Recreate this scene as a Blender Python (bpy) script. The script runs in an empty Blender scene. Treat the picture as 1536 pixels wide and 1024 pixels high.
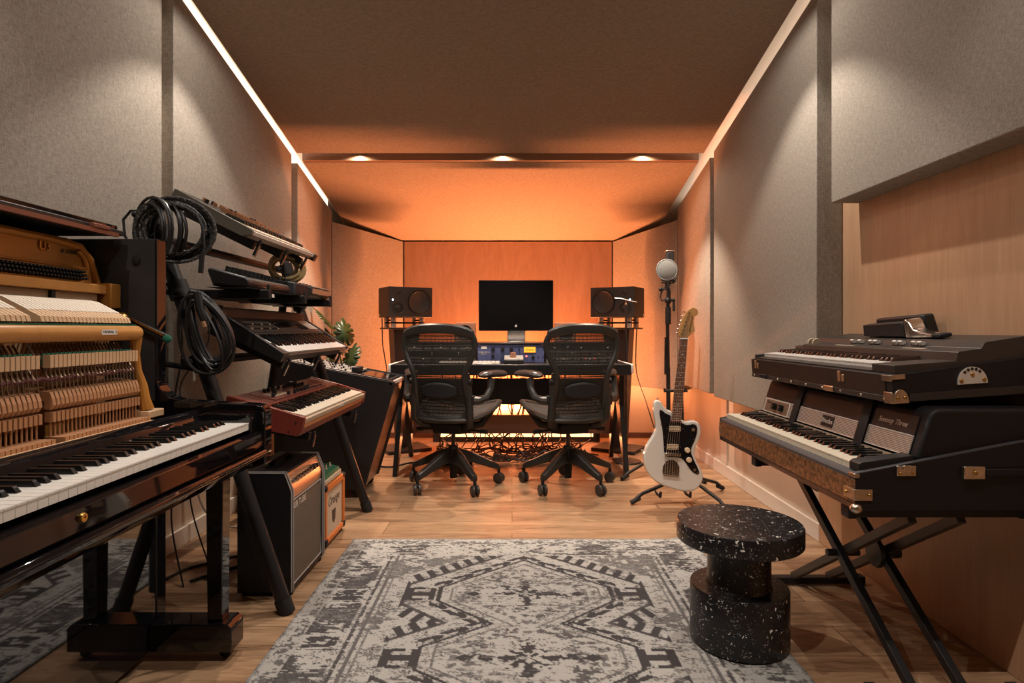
import bpy, bmesh, math, random
import numpy as np
from mathutils import Vector, Matrix
random.seed(7)
rng = np.random.default_rng(11)
SC = bpy.context.scene
COL = SC.collection
PI = math.pi
F, CX, HY, CH = 910.0, 768.0, 495.0, 1.02      # focal length in pixels, principal column, horizon row, camera height

def wp(x, y, d):
    return Vector(((x - CX) * d / F, d, CH - (y - HY) * d / F))

# ------------------------------------------------------------------ mesh builder
class MB:
    def __init__(s):
        s.v, s.f = [], []
    def add(s, vs, fs):
        b = len(s.v)
        s.v += [Vector(v) for v in vs]
        s.f += [tuple(i + b for i in f) for f in fs]
        return s
    def box(s, x0, x1, y0, y1, z0, z1):
        if x0 > x1: x0, x1 = x1, x0
        if y0 > y1: y0, y1 = y1, y0
        if z0 > z1: z0, z1 = z1, z0
        return s.add([(x0,y0,z0),(x1,y0,z0),(x1,y1,z0),(x0,y1,z0),(x0,y0,z1),(x1,y0,z1),(x1,y1,z1),(x0,y1,z1)],
                     [(0,3,2,1),(4,5,6,7),(0,1,5,4),(1,2,6,5),(2,3,7,6),(3,0,4,7)])
    def prism(s, poly, axis, a0, a1):
        # polygon extruded along an axis: x -> (y,z), y -> (x,z), z -> (x,y)
        def pt(p, a):
            return {'x': (a, p[0], p[1]), 'y': (p[0], a, p[1]), 'z': (p[0], p[1], a)}[axis]
        n = len(poly)
        vs = [pt(p, a0) for p in poly] + [pt(p, a1) for p in poly]
        fs = [tuple(range(n - 1, -1, -1)), tuple(range(n, 2 * n))]
        fs += [(i, (i + 1) % n, n + (i + 1) % n, n + i) for i in range(n)]
        return s.add(vs, fs)
    def loft(s, rings, cap=True, closed=False):
        n = len(rings[0]); vs = [p for r in rings for p in r]; fs = []
        m = len(rings)
        for k in range(m if closed else m - 1):
            a, b = k * n, ((k + 1) % m) * n
            for i in range(n):
                j = (i + 1) % n
                fs.append((a + i, a + j, b + j, b + i))
        if cap and not closed:
            fs.append(tuple(range(n - 1, -1, -1))); fs.append(tuple((m - 1) * n + i for i in range(n)))
        return s.add(vs, fs)
    def tube(s, pts, r, n=8, closed=False, flat=None):
        # flat=(a,b): section half sizes (b along the reference up vector)
        pts = [Vector(p) for p in pts]; m = len(pts)
        rings = []; up = None
        for k in range(m):
            if closed: t = pts[(k + 1) % m] - pts[k - 1]
            else: t = pts[min(k + 1, m - 1)] - pts[max(k - 1, 0)]
            if t.length < 1e-9: t = Vector((0, 0, 1))
            t.normalize()
            if up is None:
                up = Vector((0, 0, 1)) if abs(t.z) < 0.9 else Vector((0, 1, 0))
            u = up - t * up.dot(t)
            if u.length < 1e-6: u = t.orthogonal()
            u.normalize(); w = t.cross(u); up = u
            rr = r[k] if isinstance(r, (list, tuple)) else r
            ra, rb = (flat[0], flat[1]) if flat else (rr, rr)
            rings.append([pts[k] + w * (ra * math.cos(2 * PI * i / n)) + u * (rb * math.sin(2 * PI * i / n)) for i in range(n)])
        return s.loft(rings, True, closed)
    def bar(s, p0, p1, w, h):
        # rectangular bar from p0 to p1
        p0, p1 = Vector(p0), Vector(p1); t = (p1 - p0).normalized()
        a = Vector((0, 0, 1)) if abs(t.z) < 0.95 else Vector((0, 1, 0))
        x = t.cross(a).normalized(); y = x.cross(t)
        rings = [[p + x * (sx * w / 2) + y * (sy * h / 2) for sx, sy in ((-1,-1),(1,-1),(1,1),(-1,1))] for p in (p0, p1)]
        return s.loft(rings)
    def lathe(s, prof, c=(0,0,0), axis='z', n=32):
        c = Vector(c); rings = []
        for r, h in prof:
            ring = []
            for i in range(n):
                a = 2 * PI * i / n; p, q = r * math.cos(a), r * math.sin(a)
                ring.append(c + Vector({'z': (p, q, h), 'y': (p, h, -q), 'x': (h, p, q)}[axis]))
            rings.append(ring)
        return s.loft(rings)
    def cyl(s, p0, p1, r, n=16):
        return s.tube([p0, p1], r, n)
    def ball(s, c, r, n=12, sc=(1,1,1)):
        prof = [(max(1e-4, math.sin(PI * k / 8)), -math.cos(PI * k / 8)) for k in range(9)]
        c = Vector(c)
        rings = [[c + Vector((r*sc[0]*q*math.cos(2*PI*i/n), r*sc[1]*q*math.sin(2*PI*i/n), r*sc[2]*h)) for i in range(n)] for q, h in prof]
        return s.loft(rings)
    def grid(s, fn, nu, nv):
        vs = [fn(i / nu, j / nv) for j in range(nv + 1) for i in range(nu + 1)]
        fs = [(j*(nu+1)+i, j*(nu+1)+i+1, (j+1)*(nu+1)+i+1, (j+1)*(nu+1)+i) for j in range(nv) for i in range(nu)]
        return s.add(vs, fs)
    def xf(s, M):
        s.v = [M @ v for v in s.v]; return s
    def shift(s, d):
        d = Vector(d); s.v = [v + d for v in s.v]; return s

def mesh_of(name, mb, m, smooth=True):
    me = bpy.data.meshes.new(name)
    me.from_pydata([tuple(v) for v in mb.v], [], mb.f)
    bm = bmesh.new(); bm.from_mesh(me)
    bmesh.ops.recalc_face_normals(bm, faces=bm.faces)
    bm.to_mesh(me); bm.free()
    if m: me.materials.append(m)
    if smooth:
        me.polygons.foreach_set('use_smooth', [True] * len(me.polygons))
        try: me.set_sharp_from_angle(angle=math.radians(35))
        except Exception: pass
    me.update()
    return me

LOCAL = {}
def T(name, label, cat, loc=(0,0,0), rot=None, group=None, local=False):
    o = bpy.data.objects.new(name, None); COL.objects.link(o)
    o.empty_display_size = 0.05
    o.location = loc
    if rot: o.rotation_euler = rot
    o['label'] = label; o['category'] = cat
    if group: o['group'] = group
    LOCAL[o.name] = bool(rot) or local
    return o
def root_of(o):
    while o.parent: o = o.parent
    return o
def P(name, mb, m, parent, bev=0, seg=2, label=None, smooth=True, solid=0, sub=0):
    """a part (or sub-part) of a thing"""
    if isinstance(mb, MB):
        r = root_of(parent)
        if not LOCAL.get(r.name, False): mb.shift(-Vector(r.location))
        me = mesh_of(name, mb, m, smooth)
    else: me = mb
    o = bpy.data.objects.new(name, me); COL.objects.link(o); o.parent = parent
    if bev:
        b = o.modifiers.new('edge', 'BEVEL'); b.width = bev; b.segments = seg; b.limit_method = 'ANGLE'; b.angle_limit = math.radians(40)
        b.harden_normals = False
    if solid:
        b = o.modifiers.new('thickness', 'SOLIDIFY'); b.thickness = solid; b.offset = 0
    if sub:
        b = o.modifiers.new('smooth', 'SUBSURF'); b.levels = sub; b.render_levels = sub
    if label: o['label'] = label
    return o
def ONE(name, label, cat, mb, m, bev=0, group=None, solid=0, smooth=True, loc=None, kind=None):
    """a thing that is one mesh"""
    if loc is None:
        zs = min(v.z for v in mb.v); c = sum(mb.v, Vector()) / len(mb.v); loc = Vector((c.x, c.y, zs))
    mb.shift(-Vector(loc))
    o = bpy.data.objects.new(name, mesh_of(name, mb, m, smooth)); COL.objects.link(o); o.location = loc
    if bev:
        b = o.modifiers.new('edge', 'BEVEL'); b.width = bev; b.segments = 2; b.limit_method = 'ANGLE'; b.angle_limit = math.radians(40)
    if solid:
        b = o.modifiers.new('thickness', 'SOLIDIFY'); b.thickness = solid; b.offset = 0
    o['label'] = label; o['category'] = cat
    if group: o['group'] = group
    if kind: o['kind'] = kind
    return o
def STRUCT(name, mb, m, bev=0, smooth=False):
    o = bpy.data.objects.new(name, mesh_of(name, mb, m, smooth)); COL.objects.link(o); o['kind'] = 'structure'
    if bev:
        b = o.modifiers.new('edge', 'BEVEL'); b.width = bev; b.segments = 2
    return o
def TEXT(name, body, m, parent, M, size, shear=0.0, extrude=0.0003, align='CENTER'):
    cu = bpy.data.curves.new(name, 'FONT'); cu.body = body; cu.size = size; cu.shear = shear
    cu.extrude = extrude; cu.align_x = align; cu.align_y = 'CENTER'; cu.materials.append(m); cu.resolution_u = 3
    t = bpy.data.objects.new('lettering', cu); COL.objects.link(t)
    bpy.context.view_layer.update()
    me = bpy.data.meshes.new_from_object(t.evaluated_get(bpy.context.evaluated_depsgraph_get()))
    bpy.data.objects.remove(t, do_unlink=True); bpy.data.curves.remove(cu)
    if not me.materials: me.materials.append(m)
    o = bpy.data.objects.new(name, me); COL.objects.link(o); o.parent = parent
    o.matrix_local = M
    return o
def frame(o, x, y):
    """matrix with origin o, local x axis x, local y axis y"""
    x = Vector(x).normalized(); y = Vector(y); y = (y - x * x.dot(y)).normalized(); z = x.cross(y)
    M = Matrix((x, y, z)).transposed().to_4x4(); M.translation = Vector(o); return M
def dup(root, loc, rotz=None, label=None):
    r = root.copy(); COL.objects.link(r); r.location = loc
    if rotz is not None: r.rotation_euler = (root.rotation_euler[0], root.rotation_euler[1], rotz)
    if label: r['label'] = label
    LOCAL[r.name] = LOCAL.get(root.name, False)
    for ch in list(root.children):
        c = ch.copy(); COL.objects.link(c); c.parent = r
        for g in list(ch.children):
            d = g.copy(); COL.objects.link(d); d.parent = c
    return r
def dupmesh(mb):
    n = MB(); n.v = [v.copy() for v in mb.v]; n.f = list(mb.f); return n

# ------------------------------------------------------------------ materials
def mat(name, col, rough=0.5, metal=0.0, spec=0.5, coat=0.0, emit=None, es=0.0, trans=0.0, vary=0.0, vscale=20.0, bump=0.0, bscale=300.0, ior=1.5):
    m = bpy.data.materials.new(name); m.use_nodes = True
    nt = m.node_tree; b = nt.nodes['Principled BSDF']
    b.inputs['Base Color'].default_value = (*col, 1); b.inputs['Roughness'].default_value = rough
    b.inputs['Metallic'].default_value = metal; b.inputs['Specular IOR Level'].default_value = spec
    b.inputs['Coat Weight'].default_value = coat; b.inputs['Coat Roughness'].default_value = 0.03
    b.inputs['Transmission Weight'].default_value = trans; b.inputs['IOR'].default_value = ior
    if emit:
        b.inputs['Emission Color'].default_value = (*emit, 1); b.inputs['Emission Strength'].default_value = es
    if vary or bump:
        tc = nt.nodes.new('ShaderNodeTexCoord')
    if vary:
        n = nt.nodes.new('ShaderNodeTexNoise'); n.inputs['Scale'].default_value = vscale; n.inputs['Detail'].default_value = 4
        nt.links.new(tc.outputs['Object'], n.inputs['Vector'])
        r = nt.nodes.new('ShaderNodeMapRange'); r.inputs['From Min'].default_value = 0.25; r.inputs['From Max'].default_value = 0.75
        r.inputs['To Min'].default_value = 1 - vary; r.inputs['To Max'].default_value = 1 + vary
        nt.links.new(n.outputs['Fac'], r.inputs['Value'])
        x = nt.nodes.new('ShaderNodeVectorMath'); x.operation = 'SCALE'; x.inputs[0].default_value = col
        nt.links.new(r.outputs['Result'], x.inputs['Scale']); nt.links.new(x.outputs['Vector'], b.inputs['Base Color'])
    if bump:
        n2 = nt.nodes.new('ShaderNodeTexNoise'); n2.inputs['Scale'].default_value = bscale; n2.inputs['Detail'].default_value = 2
        nt.links.new(tc.outputs['Object'], n2.inputs['Vector'])
        bp = nt.nodes.new('ShaderNodeBump'); bp.inputs['Strength'].default_value = bump; bp.inputs['Distance'].default_value = 0.002
        nt.links.new(n2.outputs['Fac'], bp.inputs['Height']); nt.links.new(bp.outputs['Normal'], b.inputs['Normal'])
    return m

def nodes(m):
    nt = m.node_tree
    def N(t, **kw):
        n = nt.nodes.new(t)
        for k, v in kw.items():
            if k in n.inputs: n.inputs[k].default_value = v
            else: setattr(n, k, v)
        return n
    return nt, N, (lambda a, b: nt.links.new(a, b))

def fabric_mat(name, col, vary=0.16):
    m = mat(name, col, 0.95, spec=0.15); nt, N, L = nodes(m); b = nt.nodes['Principled BSDF']
    tc = N('ShaderNodeTexCoord')
    n1 = N('ShaderNodeTexNoise'); n1.inputs['Scale'].default_value = 330; n1.inputs['Detail'].default_value = 2
    n2 = N('ShaderNodeTexNoise'); n2.inputs['Scale'].default_value = 2.5; n2.inputs['Detail'].default_value = 3
    mp = N('ShaderNodeMapping'); mp.inputs['Scale'].default_value = (1, 1, 0.18)
    mp2 = N('ShaderNodeMapping'); mp2.inputs['Scale'].default_value = (0.2, 0.2, 1)
    n3 = N('ShaderNodeTexNoise'); n3.inputs['Scale'].default_value = 260; n3.inputs['Detail'].default_value = 1
    n4 = N('ShaderNodeTexNoise'); n4.inputs['Scale'].default_value = 260; n4.inputs['Detail'].default_value = 1
    for a in (n1, n2): L(tc.outputs['Object'], a.inputs['Vector'])
    L(tc.outputs['Object'], mp.inputs['Vector']); L(mp.outputs['Vector'], n3.inputs['Vector'])
    L(tc.outputs['Object'], mp2.inputs['Vector']); L(mp2.outputs['Vector'], n4.inputs['Vector'])
    s = N('ShaderNodeMath', operation='ADD'); L(n3.outputs['Fac'], s.inputs[0]); L(n4.outputs['Fac'], s.inputs[1])
    s2 = N('ShaderNodeMath', operation='ADD'); L(s.outputs[0], s2.inputs[0]); L(n1.outputs['Fac'], s2.inputs[1])
    r = N('ShaderNodeMapRange'); r.inputs['From Min'].default_value = 1.0; r.inputs['From Max'].default_value = 2.0
    r.inputs['To Min'].default_value = 1 - vary * 2; r.inputs['To Max'].default_value = 1 + vary * 2
    L(s2.outputs[0], r.inputs['Value'])
    x = N('ShaderNodeVectorMath', operation='SCALE'); x.inputs[0].default_value = col
    L(r.outputs['Result'], x.inputs['Scale']); L(x.outputs['Vector'], b.inputs['Base Color'])
    bp = N('ShaderNodeBump'); bp.inputs['Strength'].default_value = 0.25; bp.inputs['Distance'].default_value = 0.001
    L(s2.outputs[0], bp.inputs['Height']); L(bp.outputs['Normal'], b.inputs['Normal'])
    return m

def wood_mat(name, c1, c2, scale=(1,1,1), rough=0.4, dist=2.5, freq=3.0, spec=0.4, coat=0.0):
    """grain runs along the axis with the small scale"""
    m = mat(name, c1, rough, spec=spec, coat=coat); nt, N, L = nodes(m); b = nt.nodes['Principled BSDF']
    tc = N('ShaderNodeTexCoord'); mp = N('ShaderNodeMapping'); mp.inputs['Scale'].default_value = scale
    L(tc.outputs['Object'], mp.inputs['Vector'])
    n = N('ShaderNodeTexNoise'); n.inputs['Scale'].default_value = freq; n.inputs['Detail'].default_value = 6; n.inputs['Roughness'].default_value = 0.6
    n.inputs['Distortion'].default_value = dist * 0.3
    L(mp.outputs['Vector'], n.inputs['Vector'])
    n2 = N('ShaderNodeTexNoise'); n2.inputs['Scale'].default_value = freq * 12; n2.inputs['Detail'].default_value = 3
    L(mp.outputs['Vector'], n2.inputs['Vector'])
    mx = N('ShaderNodeMix', data_type='FLOAT'); mx.inputs[0].default_value = 0.35
    L(n.outputs['Fac'], mx.inputs[2]); L(n2.outputs['Fac'], mx.inputs[3])
    cr = N('ShaderNodeValToRGB'); e = cr.color_ramp.elements
    e[0].position = 0.33; e[0].color = (*c2, 1); e[1].position = 0.66; e[1].color = (*c1, 1)
    L(mx.outputs[0], cr.inputs['Fac']); L(cr.outputs['Color'], b.inputs['Base Color'])
    return m

def floor_mat():
    m = mat('oak_floor', (0.4, 0.25, 0.14), 0.32, spec=0.45); nt, N, L = nodes(m); b = nt.nodes['Principled BSDF']
    tc = N('ShaderNodeTexCoord')
    br = N('ShaderNodeTexBrick'); br.offset = 0.37; br.inputs['Scale'].default_value = 1.0
    br.inputs['Brick Width'].default_value = 1.75; br.inputs['Row Height'].default_value = 0.19
    br.inputs['Mortar Size'].default_value = 0.0016; br.inputs['Mortar Smooth'].default_value = 0.2
    br.inputs['Color1'].default_value = (0, 0, 0, 1); br.inputs['Color2'].default_value = (1, 1, 1, 1); br.inputs['Mortar'].default_value = (0.5, 0.5, 0.5, 1)
    L(tc.outputs['Object'], br.inputs['Vector'])
    off = N('ShaderNodeVectorMath', operation='SCALE'); off.inputs['Scale'].default_value = 7.0
    L(br.outputs['Color'], off.inputs[0])
    ad = N('ShaderNodeVectorMath', operation='ADD'); L(tc.outputs['Object'], ad.inputs[0]); L(off.outputs['Vector'], ad.inputs[1])
    mp = N('ShaderNodeMapping'); mp.inputs['Scale'].default_value = (0.55, 7.0, 1.0); L(ad.outputs['Vector'], mp.inputs['Vector'])
    n = N('ShaderNodeTexNoise'); n.inputs['Scale'].default_value = 2.2; n.inputs['Detail'].default_value = 7; n.inputs['Roughness'].default_value = 0.62; n.inputs['Distortion'].default_value = 0.9
    L(mp.outputs['Vector'], n.inputs['Vector'])
    n2 = N('ShaderNodeTexNoise'); n2.inputs['Scale'].default_value = 26; n2.inputs['Detail'].default_value = 3; L(mp.outputs['Vector'], n2.inputs['Vector'])
    mx = N('ShaderNodeMix', data_type='FLOAT'); mx.inputs[0].default_value = 0.38; L(n.outputs['Fac'], mx.inputs[2]); L(n2.outputs['Fac'], mx.inputs[3])
    cr = N('ShaderNodeValToRGB'); e = cr.color_ramp.elements
    e[0].position = 0.34; e[0].color = (0.15, 0.08, 0.04, 1); e[1].position = 0.61; e[1].color = (0.47, 0.30, 0.18, 1)
    k = cr.color_ramp.elements.new(0.48); k.color = (0.36, 0.215, 0.12, 1)
    L(mx.outputs[0], cr.inputs['Fac'])
    sep = N('ShaderNodeSeparateColor'); L(br.outputs['Color'], sep.inputs['Color'])
    r = N('ShaderNodeMapRange'); r.inputs['To Min'].default_value = 0.82; r.inputs['To Max'].default_value = 1.14; L(sep.outputs['Red'], r.inputs['Value'])
    sc = N('ShaderNodeVectorMath', operation='SCALE'); L(cr.outputs['Color'], sc.inputs[0]); L(r.outputs['Result'], sc.inputs['Scale'])
    mm = N('ShaderNodeMix', data_type='RGBA'); L(br.outputs['Fac'], mm.inputs[0]); L(sc.outputs['Vector'], mm.inputs[6]); mm.inputs[7].default_value = (0.06, 0.035, 0.02, 1)
    L(mm.outputs[2], b.inputs['Base Color'])
    rr = N('ShaderNodeMapRange'); rr.inputs['To Min'].default_value = 0.42; rr.inputs['To Max'].default_value = 0.27; L(n.outputs['Fac'], rr.inputs['Value']); L(rr.outputs['Result'], b.inputs['Roughness'])
    bp = N('ShaderNodeBump'); bp.inputs['Strength'].default_value = 0.12; bp.inputs['Distance'].default_value = 0.002
    L(mx.outputs[0], bp.inputs['Height']); L(bp.outputs['Normal'], b.inputs['Normal'])
    return m

def speckle_mat():
    m = mat('terrazzo', (0.012, 0.011, 0.012), 0.3, spec=0.5); nt, N, L = nodes(m); b = nt.nodes['Principled BSDF']
    tc = N('ShaderNodeTexCoord')
    def chips(scale, th):
        v = N('ShaderNodeTexVoronoi'); v.inputs['Scale'].default_value = scale; v.inputs['Randomness'].default_value = 1.0
        nz = N('ShaderNodeTexNoise'); nz.inputs['Scale'].default_value = scale * 1.5
        ad = N('ShaderNodeMixRGB'); ad.inputs[0].default_value = 0.03; L(tc.outputs['Object'], ad.inputs[1]); L(nz.outputs['Color'], ad.inputs[2]); L(tc.outputs['Object'], nz.inputs['Vector'])
        L(ad.outputs[0], v.inputs['Vector'])
        s = N('ShaderNodeSeparateColor'); L(v.outputs['Color'], s.inputs['Color'])
        t = N('ShaderNodeMath', operation='MULTIPLY'); L(s.outputs['Red'], t.inputs[0]); L(s.outputs['Red'], t.inputs[1])
        t2 = N('ShaderNodeMath', operation='MULTIPLY'); L(t.outputs[0], t2.inputs[0]); t2.inputs[1].default_value = th
        lt = N('ShaderNodeMath', operation='LESS_THAN'); L(v.outputs['Distance'], lt.inputs[0]); L(t2.outputs[0], lt.inputs[1])
        return lt
    a, c = chips(52, 0.27), chips(108, 0.27)
    mx = N('ShaderNodeMath', operation='MAXIMUM'); L(a.outputs[0], mx.inputs[0]); L(c.outputs[0], mx.inputs[1])
    mm = N('ShaderNodeMix', data_type='RGBA'); L(mx.outputs[0], mm.inputs[0]); mm.inputs[6].default_value = (0.012, 0.011, 0.012, 1); mm.inputs[7].default_value = (0.85, 0.8, 0.75, 1)
    L(mm.outputs[2], b.inputs['Base Color'])
    return m

def net_mat(name, col, open_=0.42):
    """pellicle weave with real holes: threads one way, gaps between them"""
    m = mat(name, col, 0.6, spec=0.3); nt, N, L = nodes(m); b = nt.nodes['Principled BSDF']
    out = nt.nodes['Material Output']
    tc = N('ShaderNodeTexCoord'); sx = N('ShaderNodeSeparateXYZ'); L(tc.outputs['Object'], sx.inputs[0])
    def wave(sock, period, duty):
        a = N('ShaderNodeMath', operation='DIVIDE'); L(sock, a.inputs[0]); a.inputs[1].default_value = period
        f = N('ShaderNodeMath', operation='FRACT'); L(a.outputs[0], f.inputs[0])
        g = N('ShaderNodeMath', operation='LESS_THAN'); L(f.outputs[0], g.inputs[0]); g.inputs[1].default_value = duty
        return g
    w1 = wave(sx.outputs['X'], 0.0085, 0.55); w2 = wave(sx.outputs['Z'], 0.021, 0.72)
    mu = N('ShaderNodeMath', operation='MULTIPLY'); L(w1.outputs[0], mu.inputs[0]); L(w2.outputs[0], mu.inputs[1])
    m2 = N('ShaderNodeMath', operation='MULTIPLY'); L(mu.outputs[0], m2.inputs[0]); m2.inputs[1].default_value = open_
    tr = N('ShaderNodeBsdfTransparent'); ms = N('ShaderNodeMixShader')
    L(m2.outputs[0], ms.inputs[0]); L(b.outputs[0], ms.inputs[1]); L(tr.outputs[0], ms.inputs[2]); L(ms.outputs[0], out.inputs['Surface'])
    return m

def stripe_mat(name, c1, c2, axis, period, duty=0.5, rough=0.35, metal=0.8):
    m = mat(name, c1, rough, metal); nt, N, L = nodes(m); b = nt.nodes['Principled BSDF']
    tc = N('ShaderNodeTexCoord'); sx = N('ShaderNodeSeparateXYZ'); L(tc.outputs['Object'], sx.inputs[0])
    a = N('ShaderNodeMath', operation='DIVIDE'); L(sx.outputs[axis], a.inputs[0]); a.inputs[1].default_value = period
    f = N('ShaderNodeMath', operation='FRACT'); L(a.outputs[0], f.inputs[0])
    g = N('ShaderNodeMath', operation='LESS_THAN'); L(f.outputs[0], g.inputs[0]); g.inputs[1].default_value = duty
    mm = N('ShaderNodeMix', data_type='RGBA'); L(g.outputs[0], mm.inputs[0]); mm.inputs[6].default_value = (*c1, 1); mm.inputs[7].default_value = (*c2, 1)
    L(mm.outputs[2], b.inputs['Base Color'])
    return m

def worn_mat(name, c1, c2, scale=60, lo=0.42, hi=0.58, rough=0.55):
    m = mat(name, c1, rough); nt, N, L = nodes(m); b = nt.nodes['Principled BSDF']
    tc = N('ShaderNodeTexCoord'); n = N('ShaderNodeTexNoise'); n.inputs['Scale'].default_value = scale; n.inputs['Detail'].default_value = 6; n.inputs['Roughness'].default_value = 0.7
    L(tc.outputs['Object'], n.inputs['Vector'])
    cr = N('ShaderNodeValToRGB'); e = cr.color_ramp.elements; e[0].position = lo; e[0].color = (*c1, 1); e[1].position = hi; e[1].color = (*c2, 1)
    L(n.outputs['Fac'], cr.inputs['Fac']); L(cr.outputs['Color'], b.inputs['Base Color'])
    return m

M = {}
M['fabric'] = fabric_mat('panel_fabric', (0.30, 0.265, 0.225))
M['ceil'] = fabric_mat('ceiling_fabric', (0.29, 0.235, 0.185), 0.12)
M['edge_fab'] = fabric_mat('panel_edge_fabric', (0.33, 0.285, 0.235))
M['paint'] = mat('cream_paint', (0.66, 0.56, 0.46), 0.6, vary=0.04, vscale=3)
M['white'] = mat('white_paint', (0.75, 0.68, 0.6), 0.5)
M['ply'] = wood_mat('maple_ply', (0.56, 0.345, 0.21), (0.44, 0.255, 0.15), (5, 5, 0.5), 0.42, 3.0, 1.6)
M['plyback'] = wood_mat('maple_ply_back', (0.56, 0.34, 0.205), (0.45, 0.26, 0.15), (4, 4, 0.8), 0.4, 5.0, 1.8)
M['floor'] = floor_mat()
M['beam'] = mat('dark_beam', (0.34, 0.2, 0.125), 0.3)
M['gloss'] = mat('piano_black', (0.005, 0.004, 0.005), 0.035, spec=0.5, coat=0.25)
M['black'] = mat('black_satin', (0.012, 0.011, 0.012), 0.4)
M['blackm'] = mat('black_matte', (0.012, 0.011, 0.012), 0.6, spec=0.3)
M['blackrub'] = mat('black_rubber', (0.01, 0.01, 0.01), 0.75)
M['bmetal'] = mat('black_steel', (0.013, 0.012, 0.013), 0.42, 0.0, spec=0.35)
M['chair'] = mat('graphite', (0.022, 0.02, 0.018), 0.42, vary=0.1)
M['chairnet'] = net_mat('mesh_weave', (0.020, 0.018, 0.016), 0.36)
M['pad'] = mat('arm_vinyl', (0.03, 0.025, 0.024), 0.28)
M['chrome'] = mat('chrome', (0.72, 0.66, 0.6), 0.18, 1.0)
M['nickel'] = mat('worn_nickel', (0.6, 0.5, 0.4), 0.3, 1.0, vary=0.2, vscale=60)
M['alu'] = mat('aluminium', (0.55, 0.52, 0.5), 0.35, 1.0)
M['brass'] = mat('brass', (0.62, 0.36, 0.1), 0.3, 1.0)
M['gold'] = mat('gold_plate', (0.44, 0.19, 0.035), 0.36, 0.3, spec=0.5, vary=0.1, vscale=6)
M['railwood'] = wood_mat('rail_wood', (0.52, 0.25, 0.075), (0.44, 0.2, 0.055), (6, 1, 6), 0.3, 2, 4)
M['hamwood'] = wood_mat('hammer_wood', (0.66, 0.45, 0.28), (0.56, 0.36, 0.2), (3, 3, 3), 0.55, 1, 20)
M['felt'] = mat('white_felt', (0.74, 0.66, 0.56), 0.9)
M['whipwood'] = wood_mat('whippen_wood', (0.46, 0.24, 0.12), (0.36, 0.17, 0.08), (3, 3, 3), 0.5, 1, 20)
M['greenfelt'] = mat('green_felt', (0.012, 0.12, 0.075), 0.95)
M['redfelt'] = mat('burgundy_felt', (0.12, 0.04, 0.04), 0.95)
M['beige'] = mat('spruce_board', (0.5, 0.36, 0.23), 0.6, vary=0.06, vscale=5)
M['ivory'] = mat('white_key', (0.8, 0.77, 0.72), 0.22, spec=0.5)
M['cream'] = mat('aged_key', (0.76, 0.68, 0.54), 0.28, spec=0.5)
M['ebony'] = mat('black_key', (0.008, 0.008, 0.008), 0.22, spec=0.6)
M['ebonym'] = mat('black_key_brown', (0.035, 0.018, 0.014), 0.25, spec=0.6)
M['vinyl'] = mat('black_vinyl', (0.010, 0.009, 0.011), 0.42, spec=0.35, bump=0.35, bscale=900)
M['vinylgrey'] = mat('rail_vinyl', (0.06, 0.058, 0.062), 0.5, bump=0.3, bscale=700)
M['rust'] = worn_mat('worn_tolex', (0.035, 0.014, 0.007), (0.42, 0.17, 0.06), 60, 0.38, 0.68, 0.5)
M['brownmetal'] = mat('brown_metal', (0.034, 0.027, 0.023), 0.42, vary=0.05)
M['caseb'] = worn_mat('case_tolex', (0.018, 0.013, 0.011), (0.05, 0.025, 0.015), 30, 0.4, 0.8, 0.42)
M['grille'] = stripe_mat('ribbed_silver', (0.62, 0.56, 0.5), (0.2, 0.17, 0.15), 2, 0.0048, 0.42, 0.4, 0.55)
M['panelbrown'] = mat('control_plate', (0.3, 0.2, 0.14), 0.4, 0.5)
M['letter'] = mat('silver_lettering', (0.72, 0.68, 0.62), 0.4, 0.3)
M['dletter'] = mat('dark_lettering', (0.03, 0.02, 0.02), 0.5)
M['terrazzo'] = speckle_mat()
M['red'] = mat('red_lacquer', (0.2, 0.038, 0.024), 0.3, spec=0.5, vary=0.08, vscale=25)
M['redtop'] = mat('red_panel', (0.17, 0.055, 0.042), 0.36, spec=0.5)
M['warmlit_board'] = mat('front_board', (0.62, 0.27, 0.12), 0.35)  # red keyboard front with the warm floor's reflected light put into its colour
M['tan'] = mat('tan_lip', (0.42, 0.33, 0.24), 0.4)
M['greysynth'] = mat('grey_synth', (0.16, 0.145, 0.12), 0.45)
M['greylight'] = mat('light_grey_panel', (0.5, 0.44, 0.38), 0.45)
M['darkpanel'] = mat('dark_panel', (0.03, 0.026, 0.024), 0.55)
M['guitar'] = mat('olympic_white', (0.8, 0.76, 0.7), 0.12, spec=0.6, coat=0.5)
M['guard'] = mat('black_guard', (0.008, 0.008, 0.01), 0.15)
M['rosewood'] = wood_mat('rosewood', (0.25, 0.1, 0.055), (0.16, 0.06, 0.03), (20, 4, 1), 0.4, 1, 8)
M['maple'] = wood_mat('maple_neck', (0.5, 0.26, 0.09), (0.42, 0.21, 0.07), (8, 8, 1), 0.3, 1, 6)
M['pickup'] = mat('cream_pickup', (0.86, 0.66, 0.44), 0.4)
M['grillecloth'] = worn_mat('grille_cloth', (0.075, 0.058, 0.042), (0.15, 0.118, 0.085), 420, 0.4, 0.6, 0.8)
M['copper'] = mat('copper_panel', (0.55, 0.3, 0.17), 0.33, 0.6)
M['piping'] = mat('grey_piping', (0.35, 0.32, 0.3), 0.4)
M['orange'] = mat('orange_vinyl', (0.62, 0.17, 0.035), 0.42, bump=0.2, bscale=600)
M['basket'] = worn_mat('basket_cloth', (0.35, 0.26, 0.18), (0.62, 0.52, 0.4), 260, 0.42, 0.58, 0.8)
M['greenmetal'] = mat('green_metal', (0.015, 0.13, 0.07), 0.3, 0.2, spec=0.6)
M['blue'] = mat('blue_faceplate', (0.085, 0.105, 0.24), 0.4)
M['meter'] = mat('meter_glow', (0.9, 0.45, 0.05), 0.4, emit=(1.0, 0.42, 0.03), es=0.9)
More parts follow.
